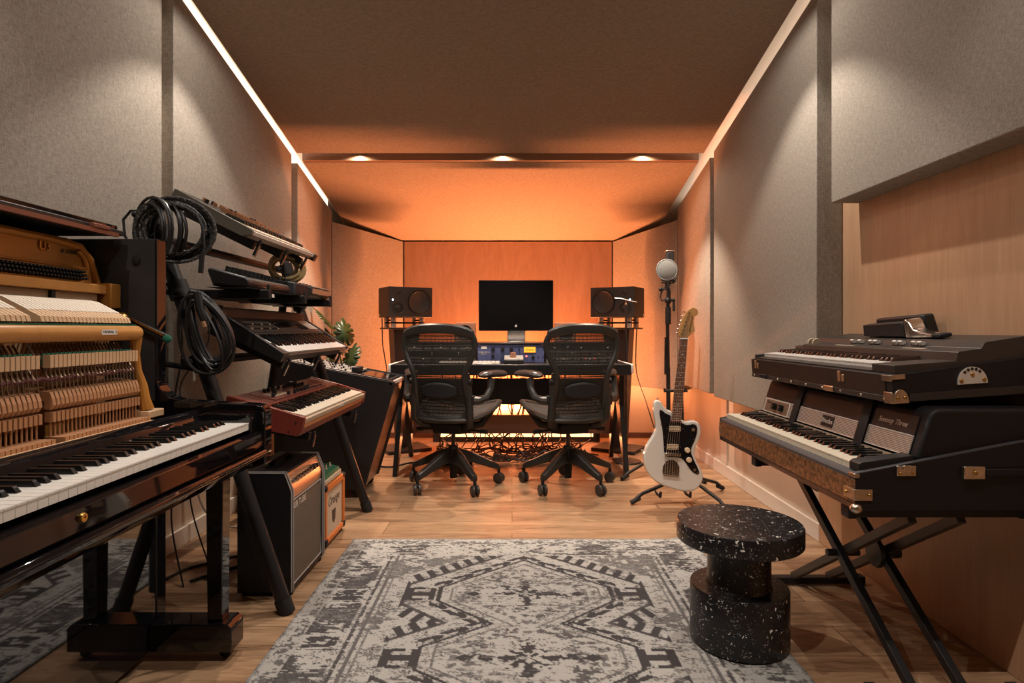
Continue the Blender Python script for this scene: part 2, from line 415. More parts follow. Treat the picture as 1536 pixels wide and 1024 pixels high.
M['ledw'] = mat('white_led', (0.9, 0.95, 1), 0.4, emit=(0.75, 0.88, 1.0), es=14)
M['ledr'] = mat('red_led', (1, 0.1, 0.1), 0.4, emit=(1.0, 0.12, 0.1), es=3)
M['screen'] = mat('dark_screen', (0.004, 0.004, 0.005), 0.12, spec=0.4)
M['mixer'] = mat('mixer_face', (0.38, 0.37, 0.36), 0.4, 0.3, vary=0.2, vscale=90)
M['cable'] = mat('cable_rubber', (0.012, 0.011, 0.012), 0.42)
M['cablebr'] = worn_mat('braided_cable', (0.01, 0.01, 0.01), (0.3, 0.28, 0.26), 170, 0.55, 0.62, 0.6)
M['cablebrown'] = mat('cable_brown', (0.05, 0.028, 0.02), 0.45)
M['cableclear'] = mat('amber_cable', (0.4, 0.3, 0.14), 0.25)
M['leaf'] = mat('monstera_leaf', (0.02, 0.044, 0.008), 0.36, spec=0.6, vary=0.3, vscale=12)
M['stem'] = mat('plant_stem', (0.08, 0.13, 0.04), 0.5)
M['pot'] = mat('clay_pot', (0.3, 0.28, 0.26), 0.7)
M['bronze'] = mat('dim_steel', (0.05, 0.04, 0.034), 0.42); M['darkchrome'] = mat('dark_chrome', (0.25, 0.22, 0.2), 0.16, 1.0)
M['soil'] = mat('soil', (0.03, 0.02, 0.015), 0.95)
M['spk'] = mat('speaker_grey', (0.026, 0.023, 0.021), 0.5, bump=0.15, bscale=800)
M['spkcone'] = mat('speaker_cone', (0.014, 0.012, 0.011), 0.45)
M['cube'] = mat('cube_wood', (0.3, 0.14, 0.09), 0.45)
M['acryl'] = mat('isolator_post', (0.5, 0.42, 0.36), 0.25, 0.6)
M['deskb'] = mat('desk_black', (0.014, 0.013, 0.014), 0.3)
M['desklam'] = mat('desk_brown', (0.11, 0.06, 0.04), 0.42)
M['trimw'] = mat('desk_white_edge', (0.72, 0.66, 0.6), 0.4)
M['foam'] = mat('grey_foam', (0.26, 0.27, 0.27), 0.95, vary=0.2, vscale=200)
M['veneer'] = wood_mat('console_veneer', (0.2, 0.1, 0.06), (0.15, 0.07, 0.04), (6, 6, 0.6), 0.33, 2, 3)
M['consoleb'] = mat('console_black', (0.013, 0.012, 0.013), 0.45, vary=0.15, vscale=8)
M['plugw'] = mat('white_plug', (0.75, 0.72, 0.68), 0.4)

# ------------------------------------------------------------------ piano keys
KEYMESH = {}
def keys(root, x0, n, first, yf, zt, white, black, w=0.0235, wl=0.15, wh=0.02, bl=0.095, tag='k', wname='white_key', bname='black_key', skip=0.05, bh=0.0115):
    """x0: outer edge of the lowest white key; first: its place in the scale (0 = C); yf: front edge; zt: top; local frame"""
    k = (tag, w)
    if k not in KEYMESH:
        a = MB().box(0.0006, w - 0.0006, 0, wl, -wh, 0); a.box(0.0006, w - 0.0006, -0.0015, 0.002, -0.0035, 0.0)
        hw = w * 0.24
        sec = lambda y, z, q: [(-hw - q, y, 0), (hw + q, y, 0), (hw - 0.0012, y + (0.0 if y > skip else 0.006), z), (-hw + 0.0012, y + (0.0 if y > skip else 0.006), z)]
        b = MB().loft([sec(0, bh * 0.72, 0.0005), [(-hw, .006, 0), (hw, .006, 0), (hw - .0012, .009, bh), (-hw + .0012, .009, bh)], [(-hw, bl, 0), (hw, bl, 0), (hw - .0012, bl, bh), (-hw + .0012, bl, bh)]])
        KEYMESH[k] = (mesh_of(wname, a, white, False), mesh_of(bname, b, black, False))
    a, b = KEYMESH[k]
    for i in range(n):
        o = P(wname, a, None, root); o.location = (x0 + i * w, yf, zt)
        s = (first + i) % 7
        if s in (0, 1, 3, 4, 5) and i < n - 1:
            o = P(bname, b, None, root)
            d = {0: -.0015, 1: .0015, 3: -.002, 4: 0, 5: .002}[s]
            o.location = (x0 + (i + 1) * w + d, yf + wl - bl, zt)
# ------------------------------------------------------------------ camera
cam = bpy.data.cameras.new('camera'); co = bpy.data.objects.new('camera', cam); COL.objects.link(co)
co.location = (0, 0, CH); co.rotation_euler = (PI / 2, 0, 0)
cam.sensor_width = 36; cam.lens = F / 1536 * 36; cam.shift_y = -(512 - HY) / 1536; cam.clip_start = 0.05
SC.camera = co

# ------------------------------------------------------------------ room shell
XL, XR, YB, YN = -1.57, 1.49, 5.76, -1.6
FL, FR = -1.5, 1.36                       # faces of the fabric panels
def plane(y):                              # underside of the sloping ceiling
    return 2.527 - 0.226 * (max(y, 0.95) - 2.77)
STRUCT('floor', MB().box(XL - .1, XR + .1, YN - .1, YB + .1, -.08, 0), M['floor'])
STRUCT('wall_left', MB().box(XL - .1, XL, YN, YB, 0, 3.2), M['paint'])
STRUCT('wall_right', MB().box(XR, XR + .1, YN, YB, 0, 3.2), M['paint'])
STRUCT('wall_back', MB().box(XL - .1, XR + .1, YB, YB + .1, 0, 3.2), M['paint'])
STRUCT('wall_near', MB().box(XL - .1, XR + .1, YN - .1, YN, 0, 3.2), M['fabric'])
def slope_slab(x0, x1, ys, dz, th):
    m = MB()
    lo = [(y, plane(y) + dz) for y in ys]; hi = [(y, plane(y) + dz + th) for y in reversed(ys)]
    return m.prism(lo + hi, 'x', x0, x1)
STRUCT('ceiling', slope_slab(XL - .1, XR + .1, [YN - .1, .95, YB + .1], .13, .1), M['white'])
STRUCT('baseboard_right', MB().box(XR - .014, XR, 2.92, YB, 0, .085), M['white'], .003)
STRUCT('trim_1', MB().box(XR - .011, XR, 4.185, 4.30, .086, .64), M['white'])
STRUCT('baseboard_left', MB().box(XL, XL + .014, YN, YB, 0, .085), M['white'], .003)
STRUCT('baseboard_back', MB().box(XL + .014, XR - .014, YB - .014, YB, 0, .05), M['desklam'], .003)

def cpanel(label, y0, y1):
    return ONE('ceiling_panel', label, 'ceiling panel', slope_slab(-1.462, 1.302, [y0] + ([.95] if y0 < .95 < y1 else []) + [y1], 0, .045), M['ceil'], group='fabric ceiling panels')
cpanel('large brown fabric ceiling panel in front of the spotlight slot', YN + .02, 4.12)
cpanel('orange-lit fabric ceiling panel behind the spotlight slot, over the desk', 4.245, YB - .02)
# the slot between the two ceiling panels: a dark board with three spotlights
ONE('slot_board', 'dark brown board closing the narrow spotlight slot in the ceiling', 'ceiling trim',
    MB().prism([(4.24, plane(4.24) + .002), (4.24, plane(4.24) + .12), (4.13, plane(4.13) + .125), (4.13, plane(4.13) + .095), (4.222, plane(4.222) + .095), (4.222, plane(4.222) + .002)], 'x', -1.46, 1.30), M['beam'])
LIGHTS = []
def spot(name, loc, energy, col, size=100, blend=.35, radius=.014):
    l = bpy.data.lights.new(name, 'SPOT'); l.energy = energy; l.color = col; l.spot_size = math.radians(size); l.spot_blend = blend; l.shadow_soft_size = radius
    o = bpy.data.objects.new(name, l); COL.objects.link(o); o.location = loc
    return o
WARM = (1.0, 0.80, 0.62); NEUT = (1.0, 0.895, 0.79)
for i, (x, lab) in enumerate(((-1.06, 'round recessed spotlight in the ceiling slot above the left chair'), (-.065, 'round recessed spotlight in the ceiling slot above the monitor'), (.91, 'round recessed spotlight in the ceiling slot above the guitar'))):
    z = plane(4.18) + .035
    d = T('spotlight', lab, 'light', (x, 4.18, z), group='spotlights in the ceiling slot')
    P('housing', MB().lathe([(.034, 0), (.042, 0), (.042, .042), (.034, .042)], (x, 4.18, z), 'z', 24), M['bmetal'], d)
    P('lens', MB().lathe([(.0005, .004), (.033, .004), (.033, .012), (.0005, .012)], (x, 4.18, z), 'z', 24), mat('spot_lens', (1, .9, .8), .4, emit=(1.0, .72, .45), es=9), d)
    spot('slot_spot', (x, 4.18, z - .008), 135, WARM, 82, .55); spot('slot_spill', (x, 4.18, z - .008), 6, WARM, 164, .4)
for x in (-1.06, -.065, .93):
    spot('ceiling_spot', (x, 2.65, plane(2.65) - .012), 56, NEUT); spot('ceiling_spill', (x, 2.65, plane(2.65) - .012), 12, NEUT, 164, .3)
for x in (-1.06, -.065, .93):
    spot('ceiling_spot', (x, .85, plane(.85) - .012), 42, NEUT); spot('ceiling_spill', (x, .85, plane(.85) - .012), 11, NEUT, 164, .3)

# wall panels of stretched fabric
def wpanel(label, x0, x1, y0, y1, zb):
    ys = [y0] + ([.95] if y0 < .95 < y1 else []) + [y1]
    poly = [(y0, zb), (y1, zb)] + [(y, plane(y) - .004) for y in reversed(ys)]
    return ONE('mounted_acoustic_panel', label, 'acoustic panel', MB().prism(poly, 'x', x0, x1), M['fabric'], bev=.004, group='fabric acoustic panels on the walls')
wpanel('grey fabric wall panel behind the upright piano', XL + .003, FL, YN + .01, 2.60, .5)
wpanel('grey-brown fabric wall panel behind the tiered synthesizer stand', XL + .003, FL, 2.69, 4.13, .5)
wpanel('narrow orange-lit fabric panel between the synthesizer stand and the far corner', XL + .003, FL, 4.245, 5.045, .5)
wpanel('big grey fabric panel hanging above the wood wall over the two right keyboards', FR, XR - .014, YN + .01, 2.585, 1.56)
wpanel('tall grey fabric wall panel right of the guitar', FR, XR - .014, 2.71, 4.09, .575)
wpanel('narrow orange-lit fabric wall panel right behind the guitar neck', FR, XR - .003, 4.17, 4.975, .585)
def corner(label, x0, y0, x1, y1, xo):
    vs = []
    for z in (0, 1):
        zz = lambda y: .52 if z == 0 else (1.925 if y < 5.4 else 1.852)
        vs += [(x0, y0, zz(y0)), (x1, y1, zz(y1)), (x1 + (.05 if x1 > 0 else -.05), YB - .003, zz(y1)), (xo, y0 + .09, zz(y0))]
    return ONE('mounted_acoustic_panel', label, 'acoustic panel', MB().add(vs, [(0,1,2,3), (4,5,6,7), (0,1,5,4), (1,2,6,5), (2,3,7,6), (3,0,4,7)]), M['fabric'], bev=.004, group='fabric acoustic panels on the walls')
corner('angled orange-lit fabric panel in the corner behind the left speaker and plant', -1.5, 5.055, -1.018, 5.712, XL + .003)
corner('angled orange-lit fabric panel in the corner behind the microphone', 1.36, 4.985, .944, 5.712, XR - .003)
ONE('mounted_plywood_panel', 'wide orange-lit plywood panel on the end wall behind the monitor', 'wall panel', MB().box(-1.012, .938, 5.70, YB - .002, .5, 1.85), M['plyback'], bev=.002)
ONE('mounted_plywood_panel', 'brown plywood lining of the wall behind the two stacked keyboards on the right', 'wall panel', MB().box(XR - .012, XR - .001, YN + .01, 2.92, .002, 1.7), M['ply'])
# light strips glowing in the gaps between wall panels and ceiling
M['strip'] = mat('strip_glow', (1, .85, .7), .5, emit=(1.0, .8, .63), es=1.75)
for x0, x1, lab in ((XL + .002, XL + .012, 'light strip glowing along the top of the left wall panels'), (XR - .012, XR - .002, 'light strip glowing along the top of the right wall panels')):
    ONE('light_strip', lab, 'light', slope_slab(x0, x1, [YN + .02, .95, 5.13], .0, .126), M['strip'])
# light bar on the floor along the end wall behind the desk
M['bar'] = mat('light_bar_glow', (1, .8, .5), .5, emit=(1.0, .52, .24), es=2.6)
lb = T('light_bar', 'glowing warm light bar on the floor under the desk, against the end wall', 'light', (.02, 5.55, 0))
P('tube', MB().tube([(-.66, 5.55, .068), (.74, 5.55, .068)], .022, 12), M['bar'], lb)
for x in (-.69, .77):
    P('end_cap', MB().box(x - .03, x + .03, 5.52, 5.58, 0, .10), M['black'], lb, .004)
P('channel', MB().box(-.66, .74, 5.535, 5.565, .0, .046), M['black'], lb)

al = bpy.data.lights.new('light_bar_beam', 'AREA'); al.shape = 'RECTANGLE'; al.size = 1.1; al.size_y = .05; al.energy = 152; al.color = (1.0, .305, .11); al.spread = math.radians(158)
ao = bpy.data.objects.new('light_bar_beam', al); COL.objects.link(ao); ao.location = (.04, 5.55, .108); ao.rotation_euler = (PI + math.radians(14), 0, 0)
for s_, xa, xb, lab in ((-1, -1.50, -1.06, 'short light strip glowing under the left corner panel near the end wall'), (1, .98, 1.42, 'short light strip glowing under the right corner panel near the end wall')):
    ONE('light_strip', lab, 'light', MB().box(xa, xb, 5.742, 5.757, .522, .532), M['bar'])
    a_ = bpy.data.lights.new('strip_beam', 'AREA'); a_.shape = 'RECTANGLE'; a_.size = .42; a_.size_y = .02; a_.energy = 1.7; a_.color = (1.0, .38, .16)
    o_ = bpy.data.objects.new('strip_beam', a_); COL.objects.link(o_); o_.location = (s_ * 1.19 + .01, 5.60, .508); o_.rotation_euler = (math.radians(18), 0, 0)
w = bpy.data.worlds.new('world'); SC.world = w; w.use_nodes = True
w.node_tree.nodes['Background'].inputs['Color'].default_value = (1, .85, .7, 1); w.node_tree.nodes['Background'].inputs['Strength'].default_value = .03
SC.view_settings.view_transform = 'Standard'; SC.view_settings.look = 'None'; SC.view_settings.gamma = 1; SC.view_settings.use_curve_mapping = False
SC.view_settings.exposure = 0.0
try:
    SC.cycles.max_bounces = 8; SC.cycles.diffuse_bounces = 5; SC.cycles.glossy_bounces = 4; SC.cycles.use_denoising = True
    SC.cycles.sample_clamp_indirect = 6; SC.cycles.caustics_reflective = False; SC.cycles.caustics_refractive = False
except Exception: pass

# ------------------------------------------------------------------ rug
def rug():
    U0, U1, V0, V1 = -.82, .82, 0.0, 2.32      # half width, distance from the far edge
    cx, yfar = .052, 2.945
    st = .0042; nu, nv = int((U1 - U0) / st), int((V1 - V0) / st)
    u = np.linspace(U0, U1, nu + 1); v = np.linspace(V0, V1, nv + 1); uu, vv = np.meshgrid(u, v)
    def vnoise(su, sv, seed):
        r = np.random.default_rng(seed)
        gu, gv = int((U1 - U0) / su) + 3, int((V1 - V0) / sv) + 3
        g = r.random((gv, gu)); a, b = (uu - U0) / su, (vv - V0) / sv
        i, j = a.astype(int), b.astype(int); fa, fb = a - i, b - j; fa = fa * fa * (3 - 2 * fa); fb = fb * fb * (3 - 2 * fb)
        return (g[j, i] * (1 - fa) + g[j, i + 1] * fa) * (1 - fb) + (g[j + 1, i] * (1 - fa) + g[j + 1, i + 1] * fa) * fb
    big = .6 * vnoise(.16, .13, 1) + .4 * vnoise(.07, .06, 2)
    mid = .36 * vnoise(.03, .02, 3) + .34 * vnoise(.015, .010, 4) + .30 * vnoise(.008, .006, 9)
    fine = rng.random(uu.shape)
    streak = .6 * vnoise(.14, .006, 5) + .4 * vnoise(.05, .0045, 6)
    dark = np.zeros_like(uu)
    def put(mask, val): dark[mask] = np.maximum(dark[mask], val)
    au = np.abs(uu)
    # field: two alternating medallions down the middle
    best = np.full(uu.shape, 9.0); which = np.zeros(uu.shape, int); D = []
    cs = [.615, 1.07, 1.525, 1.98]
    for k, c in enumerate(cs):
        dv = np.abs(vv - c)
        if k % 2 == 0: d = np.maximum(au / .40 + dv / .34, au / .33)
        else: d = np.maximum(au / .44 + dv / .30, np.maximum(au / .345, dv / .235))
        D.append((d, dv)); q = d < best; best[q] = d[q]; which[q] = k
    field = (au < .575) & (vv > .22) & (vv < 2.1)
    for k, (d, dv) in enumerate(D):
        own = (which == k) & field
        par = au * 9.5
        put(own & (np.abs(d - 1) < .022), .95)
        put(own & (np.abs(d - .86) < .016), .6)
        # running hooks outside the outline
        ph = np.mod(au * 13.0 + 0.15 * k + .25 * np.sin((d - 1) * 22), 1.0); b = (d - 1.03) / .17
        put(own & (b > 0) & (b < 1) & (au < .36) & (((ph < .42) & (b < .7)) | ((np.abs(b - .62) < .24) & (ph < .85) & (ph > .3))), .92)
        # comb band further out
        b2 = (d - 1.40) / .27; ph2 = np.mod(au * 21 - d * 2.5, 1.0)
        put(own & (au < .47) & (b2 > 0) & (b2 < 1) & (ph2 < .5), .88); put(own & (au < .47) & (np.abs(b2) < .12), .8)
        # anchors on the two side tips
        a = au - .345
        put(field & (a > 0) & (a < .105) & (dv < .017), .97)
        put(field & (a > .085) & (a < .115) & (dv < .052), .97)
        put(field & (a > .045) & (a < .09) & (dv > .04) & (dv < .057), .95)
        put(field & (a > 0) & (a < .022) & (dv < .05), .97)
        # heart of the medallion
        r = np.hypot(au / 1.25, dv); th = np.arctan2(dv, au / 1.25)
        star = .075 + .03 * np.cos(8 * th) + .02 * np.cos(4 * th)
        inside = own & (d < .84)
        put(inside & (mid * .6 + big * .25 + (star * 1.15 - r) * 3.2 > .52) & (r < .15) & (r > .02 + .012 * np.cos(4 * th)), .9)
        put(inside & (np.abs(r - .16) < .035) & (mid > .6), .75)
        put(inside & (np.abs(au - .2) + dv * 1.3 < .03), .9)
        put(inside & (np.abs(d - .68) < .035) & (np.mod(th * 6, 1.0) < .5), .6)
    # corner ground of the field between the medallions
    put(field & (best > 1.75) & (mid * .5 + big * .5 > .47), .62)
    # borders
    vb = np.minimum(vv, 2.32 - vv); e = np.minimum(.82 - au, vb)
    brd = ~field
    put(brd & (e > .075) & (e < .215) & (.45 * big + .3 * mid + .25 * streak > .49), .8)
    put(brd & (e > .09) & (e < .20) & (np.mod(vv * 3.2 + .15, 1) < .42) & (au > .58) & (mid * .5 + streak * .5 > .5), .85)
    put(brd & (e > .035) & (e < .07) & (mid > .48), .7)
    put(brd & (e > .224) & (e < .236) & (mid > .35), .8)
    put(e < .012, .45)
    for q in (.03, .073, .218): dark[brd & (np.abs(e - q) < .004)] *= .15
    put(field & (np.abs(au - .56) < .006), .7); put(field & (np.abs(au - .535) < .005), .55)
    # wear: pattern eaten away in patches and thin weft streaks, dark specks in the ground
    wear = .42 * big + .28 * mid + .3 * streak
    keep = np.clip((.66 - wear) * 6.5 + .5, 0, 1)
    ground = .06 + .62 * np.clip((mid * .55 + streak * .35 + big * .25 - .585) * 6, 0, 1)
    f = np.where(dark * keep > .22 + .34 * fine * (.4 + 1.2 * streak), dark * (.75 + .25 * keep), 0)
    f = np.maximum(f, ground * (.6 + .6 * fine))
    speck = (mid + .5 * fine > .94); f[speck] = np.maximum(f[speck], .7)
    f = np.clip(f + (fine - .5) * .12, 0, 1)
    z = np.full(uu.shape, .0075) + .0006 * fine
    # curled far right corner
    t = np.clip((uu - .70) / .12, 0, 1) * np.clip((.16 - vv) / .16, 0, 1); z = z + .026 * t ** 1.4
    X = (uu + cx); Y = yfar - vv + .012 * np.clip((uu - .74) / .08, 0, 1) * np.clip((.1 - vv) / .1, 0, 1)
    me = bpy.data.meshes.new('rug')
    n = uu.size; W = nu + 1
    bot0 = n
    verts = np.empty((n, 3)); verts[:, 0] = X.ravel(); verts[:, 1] = Y.ravel(); verts[:, 2] = z.ravel()
    jj, ii = np.meshgrid(np.arange(nv), np.arange(nu), indexing='ij'); a = (jj * W + ii).ravel()
    faces = np.stack([a, a + W, a + W + 1, a + 1], 1)
    # skirt round the edge, so that the rug has its real thickness
    ring = list(range(W)) + [j * W + nu for j in range(1, nv + 1)] + [nv * W + i for i in range(nu - 1, -1, -1)] + [j * W for j in range(nv - 1, 0, -1)]
    rv = verts[ring].copy(); rv[:, 2] = np.maximum(rv[:, 2] - .007, .0005); allv = np.vstack([verts, rv]); m = len(ring)
    sk = np.array([[ring[i], ring[(i + 1) % m], n + (i + 1) % m, n + i] for i in range(m)])
    allf = np.vstack([faces, sk])
    me.vertices.add(len(allv)); me.vertices.foreach_set('co', allv.ravel())
    me.loops.add(allf.size); me.loops.foreach_set('vertex_index', allf.ravel().astype(np.int32))
    me.polygons.add(len(allf)); me.polygons.foreach_set('loop_start', (np.arange(len(allf)) * 4).astype(np.int32)); me.polygons.foreach_set('loop_total', np.full(len(allf), 4, np.int32))
    me.update(calc_edges=True)
    at = me.attributes.new('pattern', 'FLOAT', 'POINT')
    at.data.foreach_set('value', np.concatenate([f.ravel(), f.ravel()[ring]]).astype(np.float32))
    m_ = mat('rug_wool', (.5, .45, .4), .95, spec=.1); nt, N, L = nodes(m_); b = nt.nodes['Principled BSDF']
    an = N('ShaderNodeAttribute'); an.attribute_name = 'pattern'
    cr = N('ShaderNodeValToRGB'); e_ = cr.color_ramp.elements; e_[0].position = .05; e_[0].color = (.42, .405, .38, 1); e_[1].position = .85; e_[1].color = (.062, .056, .058, 1)
    L(an.outputs['Fac'], cr.inputs['Fac']); L(cr.outputs['Color'], b.inputs['Base Color'])
    me.materials.append(m_)
    o = bpy.data.objects.new('rug', me); COL.objects.link(o)
    o['label'] = 'large distressed grey and cream rug with hooked diamond medallions'; o['category'] = 'rug'
rug()
# ------------------------------------------------------------------ upright piano on the left (local: x bass to treble, y into the piano, z up)
PX, PY = -.775, 1.85            # key slip front, treble end of the keys
pn = T('upright_piano', 'glossy black upright piano with front panels off, hammers and gold plate showing', 'piano', (PX, PY, 0), (0, 0, PI / 2))
G = M['gloss']; M['gloss_board'] = mat('polished_board', (0.006, 0.006, 0.008), .03, spec=.9, coat=.9); M['lining'] = mat('side_lining', (0.02, 0.018, 0.018), .6, vary=.4, vscale=9)
YB_ = .70                        # back of the case in local y
yk = .028                        # key fronts
keys(pn, -52 * .0235, 52, 5, yk, .738, M['ivory'], M['ebony'], .0235, .15, .022, .098, tag='piano')
XLO = -52 * .0235
for x0, x1 in ((.045, .098), (XLO - .098, XLO - .045)):
    # side: tall back part, a sweeping curve, and the arm out to the cheek
    poly = [(YB_, .03), (YB_, 1.306), (.335, 1.306), (.335, .86), (.325, .835), (.30, .812), (.26, .80), (.2, .796), (.03, .788), (.006, .782), (-.004, .765), (-.004, .60), (.04, .585), (.335, .585), (.335, .03)]
    sp_ = P('side_panel', MB().prism(poly, 'x', x0, x1), G, pn, .004, 3)
    P('lining', MB().box(*((x0 - .002, x0 + .001) if x0 > 0 else (x1 - .001, x1 + .002)), .340, YB_ - .01, .80, 1.303), M['lining'], sp_)
    P('key_block', MB().prism([(.02, .66), (.02, .752), (.03, .762), (.16, .768), (.19, .76), (.19, .66)], 'x', *((.001, .046) if x0 > 0 else (XLO - .046, XLO - .001))), G, pn, .004)
    xs = (.008, .095) if x0 > 0 else (XLO - .095, XLO - .008)
    tb = P('toe_block', MB().prism([(.085, .032), (.335, .032), (.335, .118), (.1, .118), (.085, .104)], 'x', *xs), G, pn, .004)
    xm = (xs[0] + xs[1]) / 2
    P('leg', MB().loft([[(xm - .024, .123, .117), (xm + .024, .123, .117), (xm + .024, .168, .117), (xm - .024, .168, .117)], [(xm - .027, .119, .602), (xm + .027, .119, .602), (xm + .027, .173, .602), (xm - .027, .173, .602)]]), G, pn, .003)
    for yy in (.12,):
        c = P('caster', MB().lathe([(.008, -.012), (.018, -.01), (.018, .01), (.008, .012)], (xm, yy, .018), 'x', 16), M['bmetal'], tb)
P('key_slip', MB().prism([(.012, .706), (.024, .706), (.024, .655), (.03, .655), (.03, .69), (.2, .69), (.2, .652), (.005, .652), (.0, .66), (.004, .70)], 'x', XLO - .045, .045), G, pn, .002)
P('key_bed', MB().prism([(-.004, .650), (-.012, .642), (-.012, .632), (.004, .622), (.03, .598), (.42, .598), (.42, .650)], 'x', XLO - .045, .045), G, pn, .003)
P('key_lock', MB().lathe([(.0005, -.002), (.0035, -.002), (.0036, -.004), (.008, -.004), (.009, -.001), (.009, .002)], (-.755, 0.0, .682), 'y', 20), M['brass'], pn)
P('key_rail', MB().prism([(.168, .70), (.168, .741), (.172, .748), (.210, .771), (.218, .772), (.218, .70)], 'x', XLO - .045, .045), G, pn, .002)
P('key_tail_board', MB().box(XLO - .03, -.105, .219, .262, .70, .762), M['hamwood'], pn)
P('knee_panel', MB().box(XLO - .044, .044, .338, .358, .034, .60), M['gloss_board'], pn)
P('bottom_board', MB().box(XLO - .044, .044, .359, YB_ - .03, .06, .1), G, pn)
P('back_board', MB().box(XLO - .045, .045, YB_ - .03, YB_, .1, 1.3075), M['blackm'], pn)
lid = P('lid', MB().box(XLO - .1, .02, .42, YB_ + .012, 1.309, 1.325), M['black'], pn, .003)
P('lid_flap', MB().box(XLO - .1, .02, .44, YB_ + .012, 1.3255, 1.341), G, lid, .003)
M['hinge'] = mat('bronzed_hinge', (.22, .085, .055), .4, .3)
hg = P('lid_hinge', MB().box(XLO - .1, -.02, .41, .4195, 1.300, 1.312), M['hinge'], pn)
for xx in (-.10, -.50, -.90):
    P('hinge_block', MB().box(xx - .035, xx + .035, .405, .44, 1.3125, 1.3245), M['hinge'], hg, .002)
# cast plate
XP = -.0
pl = [(.036, .60), (.036, 1.175), (.006, 1.240), (-.045, 1.278), (-.09, 1.286), (XLO + .02, 1.286), (XLO + .02, .60)]
plate = P('cast_plate', MB().prism(pl, 'y', .51, .53), M['gold'], pn, .004)
P('plate_rib', MB().tube([(.022, .508, 1.10), (.022, .508, 1.172), (-.006, .508, 1.232), (-.05, .508, 1.267), (-.17, .508, 1.275), (XLO + .1, .508, 1.275)], .011, 8), M['gold'], plate)
P('plate_rib', MB().tube([(-.014, .506, 1.12), (-.014, .506, 1.18), (-.034, .506, 1.235), (-.06, .506, 1.255)], .007, 8), M['gold'], plate)
P('plate_rib', MB().tube([(-.38, .508, 1.205), (-.40, .508, 1.225), (-.44, .505, 1.235), (XLO + .2, .505, 1.245)], .010, 8), M['gold'], plate)
P('plate_ledge', MB().box(XLO + .05, -.02, .502, .51, 1.200, 1.208), M['gold'], plate, .003)
TEXT('plate_lettering', 'U3', M['brass'], plate, frame((-.186, .507, 1.250), (1, 0, 0), (0, 0, 1)), .034, extrude=.002)
TEXT('serial_number', '# 1350081', M['darkpanel'], plate, frame((-.088, .507, 1.247), (1, 0, 0), (0, 0, 1)), .0165, extrude=.0006)
pb = MB().box(XLO + .05, -.02, .500, .512, 1.150, 1.199)
rows = P('pin_block', pb, M['gold'], pn)
tp = MB()
for k in range(int(1.1 / .0125)):
    for r in range(3):
        x = -.065 - k * .0125 - r * .004
        tp.cyl((x, .50, 1.168 + .010 * r), (x, .474, 1.171 + .010 * r), .0038, 6)
P('tuning_pin_field', tp, M['blackm'], rows)
P('plank_rail', MB().box(XLO + .03, .012, .455, .5, 1.128, 1.156), M['railwood'], pn, .003)
P('rail_bracket', MB().box(-.012, .036, .44, .5, 1.085, 1.162), M['gold'], pn, .004)
P('felt_board', MB().box(XLO + .03, -.03, .47, .50, .96, 1.127), M['beige'], pn)
P('board_divider', MB().box(-.222, -.208, .460, .471, 1.0, 1.127), M['blackm'], pn)
# damper lever on the side wall
lv = P('damper_lever', MB().bar((.038, .43, 1.058), (.038, .30, .995), .014, .024), M['black'], pn, .003)
P('lever_tip', MB().ball((.034, .296, .993), .013), M['greenfelt'], lv)
P('lever_strip', MB().bar((.029, .415, 1.060), (.029, .305, 1.004), .003, .006), M['brass'], lv)
P('side_knob', MB().lathe([(.011, 0), (.013, -.008), (.0005, -.010)], (.0445, .395, 1.24), 'x', 14), M['blackm'], pn)
P('lever_joint', MB().ball((.0, .415, 1.055), .02, 12, (1.3, 1, 1)), M['brass'], pn)
# action frame
hr = P('hammer_rail', MB().tube([(XLO + .02, .318, 1.012), (-.09, .318, 1.012)], .021, 16), M['railwood'], pn)
P('rail_end', MB().ball((-.09, .318, 1.012), .021, 14), M['railwood'], hr)
P('rail_felt', MB().box(XLO + .02, -.095, .312, .335, 1.031, 1.036), M['greenfelt'], hr)
tg = P('paper_label', MB().box(-.265, -.205, .2955, .2975, 1.008, 1.022), M['plugw'], hr)
TEXT('label_lettering', 'YAMAHA  3', M['dletter'], tg, frame((-.235, .2952, 1.015), (1, 0, 0), (0, 0, 1)), .0105)
for x0 in (-.085, XLO + .03):
    br = MB().tube([(x0, .318, 1.0), (x0, .322, .95), (x0, .315, .90), (x0, .30, .86), (x0, .295, .82), (x0 + .004, .29, .79)], [.016, .013, .012, .013, .016, .02], 10)
    b = P('action_bracket', br, M['gold'], pn)
    P('bracket_foot', MB().box(x0 - .02, x0 + .055, .268, .325, .765, .787), M['hamwood'], b, .003)
pitch = .0139
a = MB().prism([(.318, 1.040), (.322, 1.053), (.41, 1.098), (.43, 1.103), (.43, 1.088), (.36, 1.052), (.345, 1.040)], 'x', -.0054, .0054)
a.tube([(0, .36, 1.05), (0, .40, .93)], .003, 6)
M['wire'] = mat('wire_steel', (.3, .22, .15), .4, .8)
HM = mesh_of('hammer', a, M['hamwood'], False)
a = MB().prism([(.352, 1.070), (.41, 1.0995), (.432, 1.105), (.432, 1.1035), (.412, 1.098), (.352, 1.0685)], 'x', -.0054, .0054)
HF = mesh_of('hammer_felt', a, M['felt'], False)
# back check with its wire, butt and felt
a = MB().box(-.0052, .0052, .298, .316, .932, .962)
BC = mesh_of('back_check', a, M['hamwood'], False)
a = MB().tube([(0, .31, .934), (0.002, .318, .90), (.004, .322, .868)], .0016, 6); a.tube([(.004, .306, .934), (.007, .300, .86)], .0011, 5); a.tube([(.005, .31, .905), (.005, .36, .985)], .0028, 5)
CW = mesh_of('check_wire', a, M['wire'], False)
a = MB().box(-.0052, .0052, .316, .319, .936, .966)
BF = mesh_of('check_felt', a, M['greenfelt'], False)
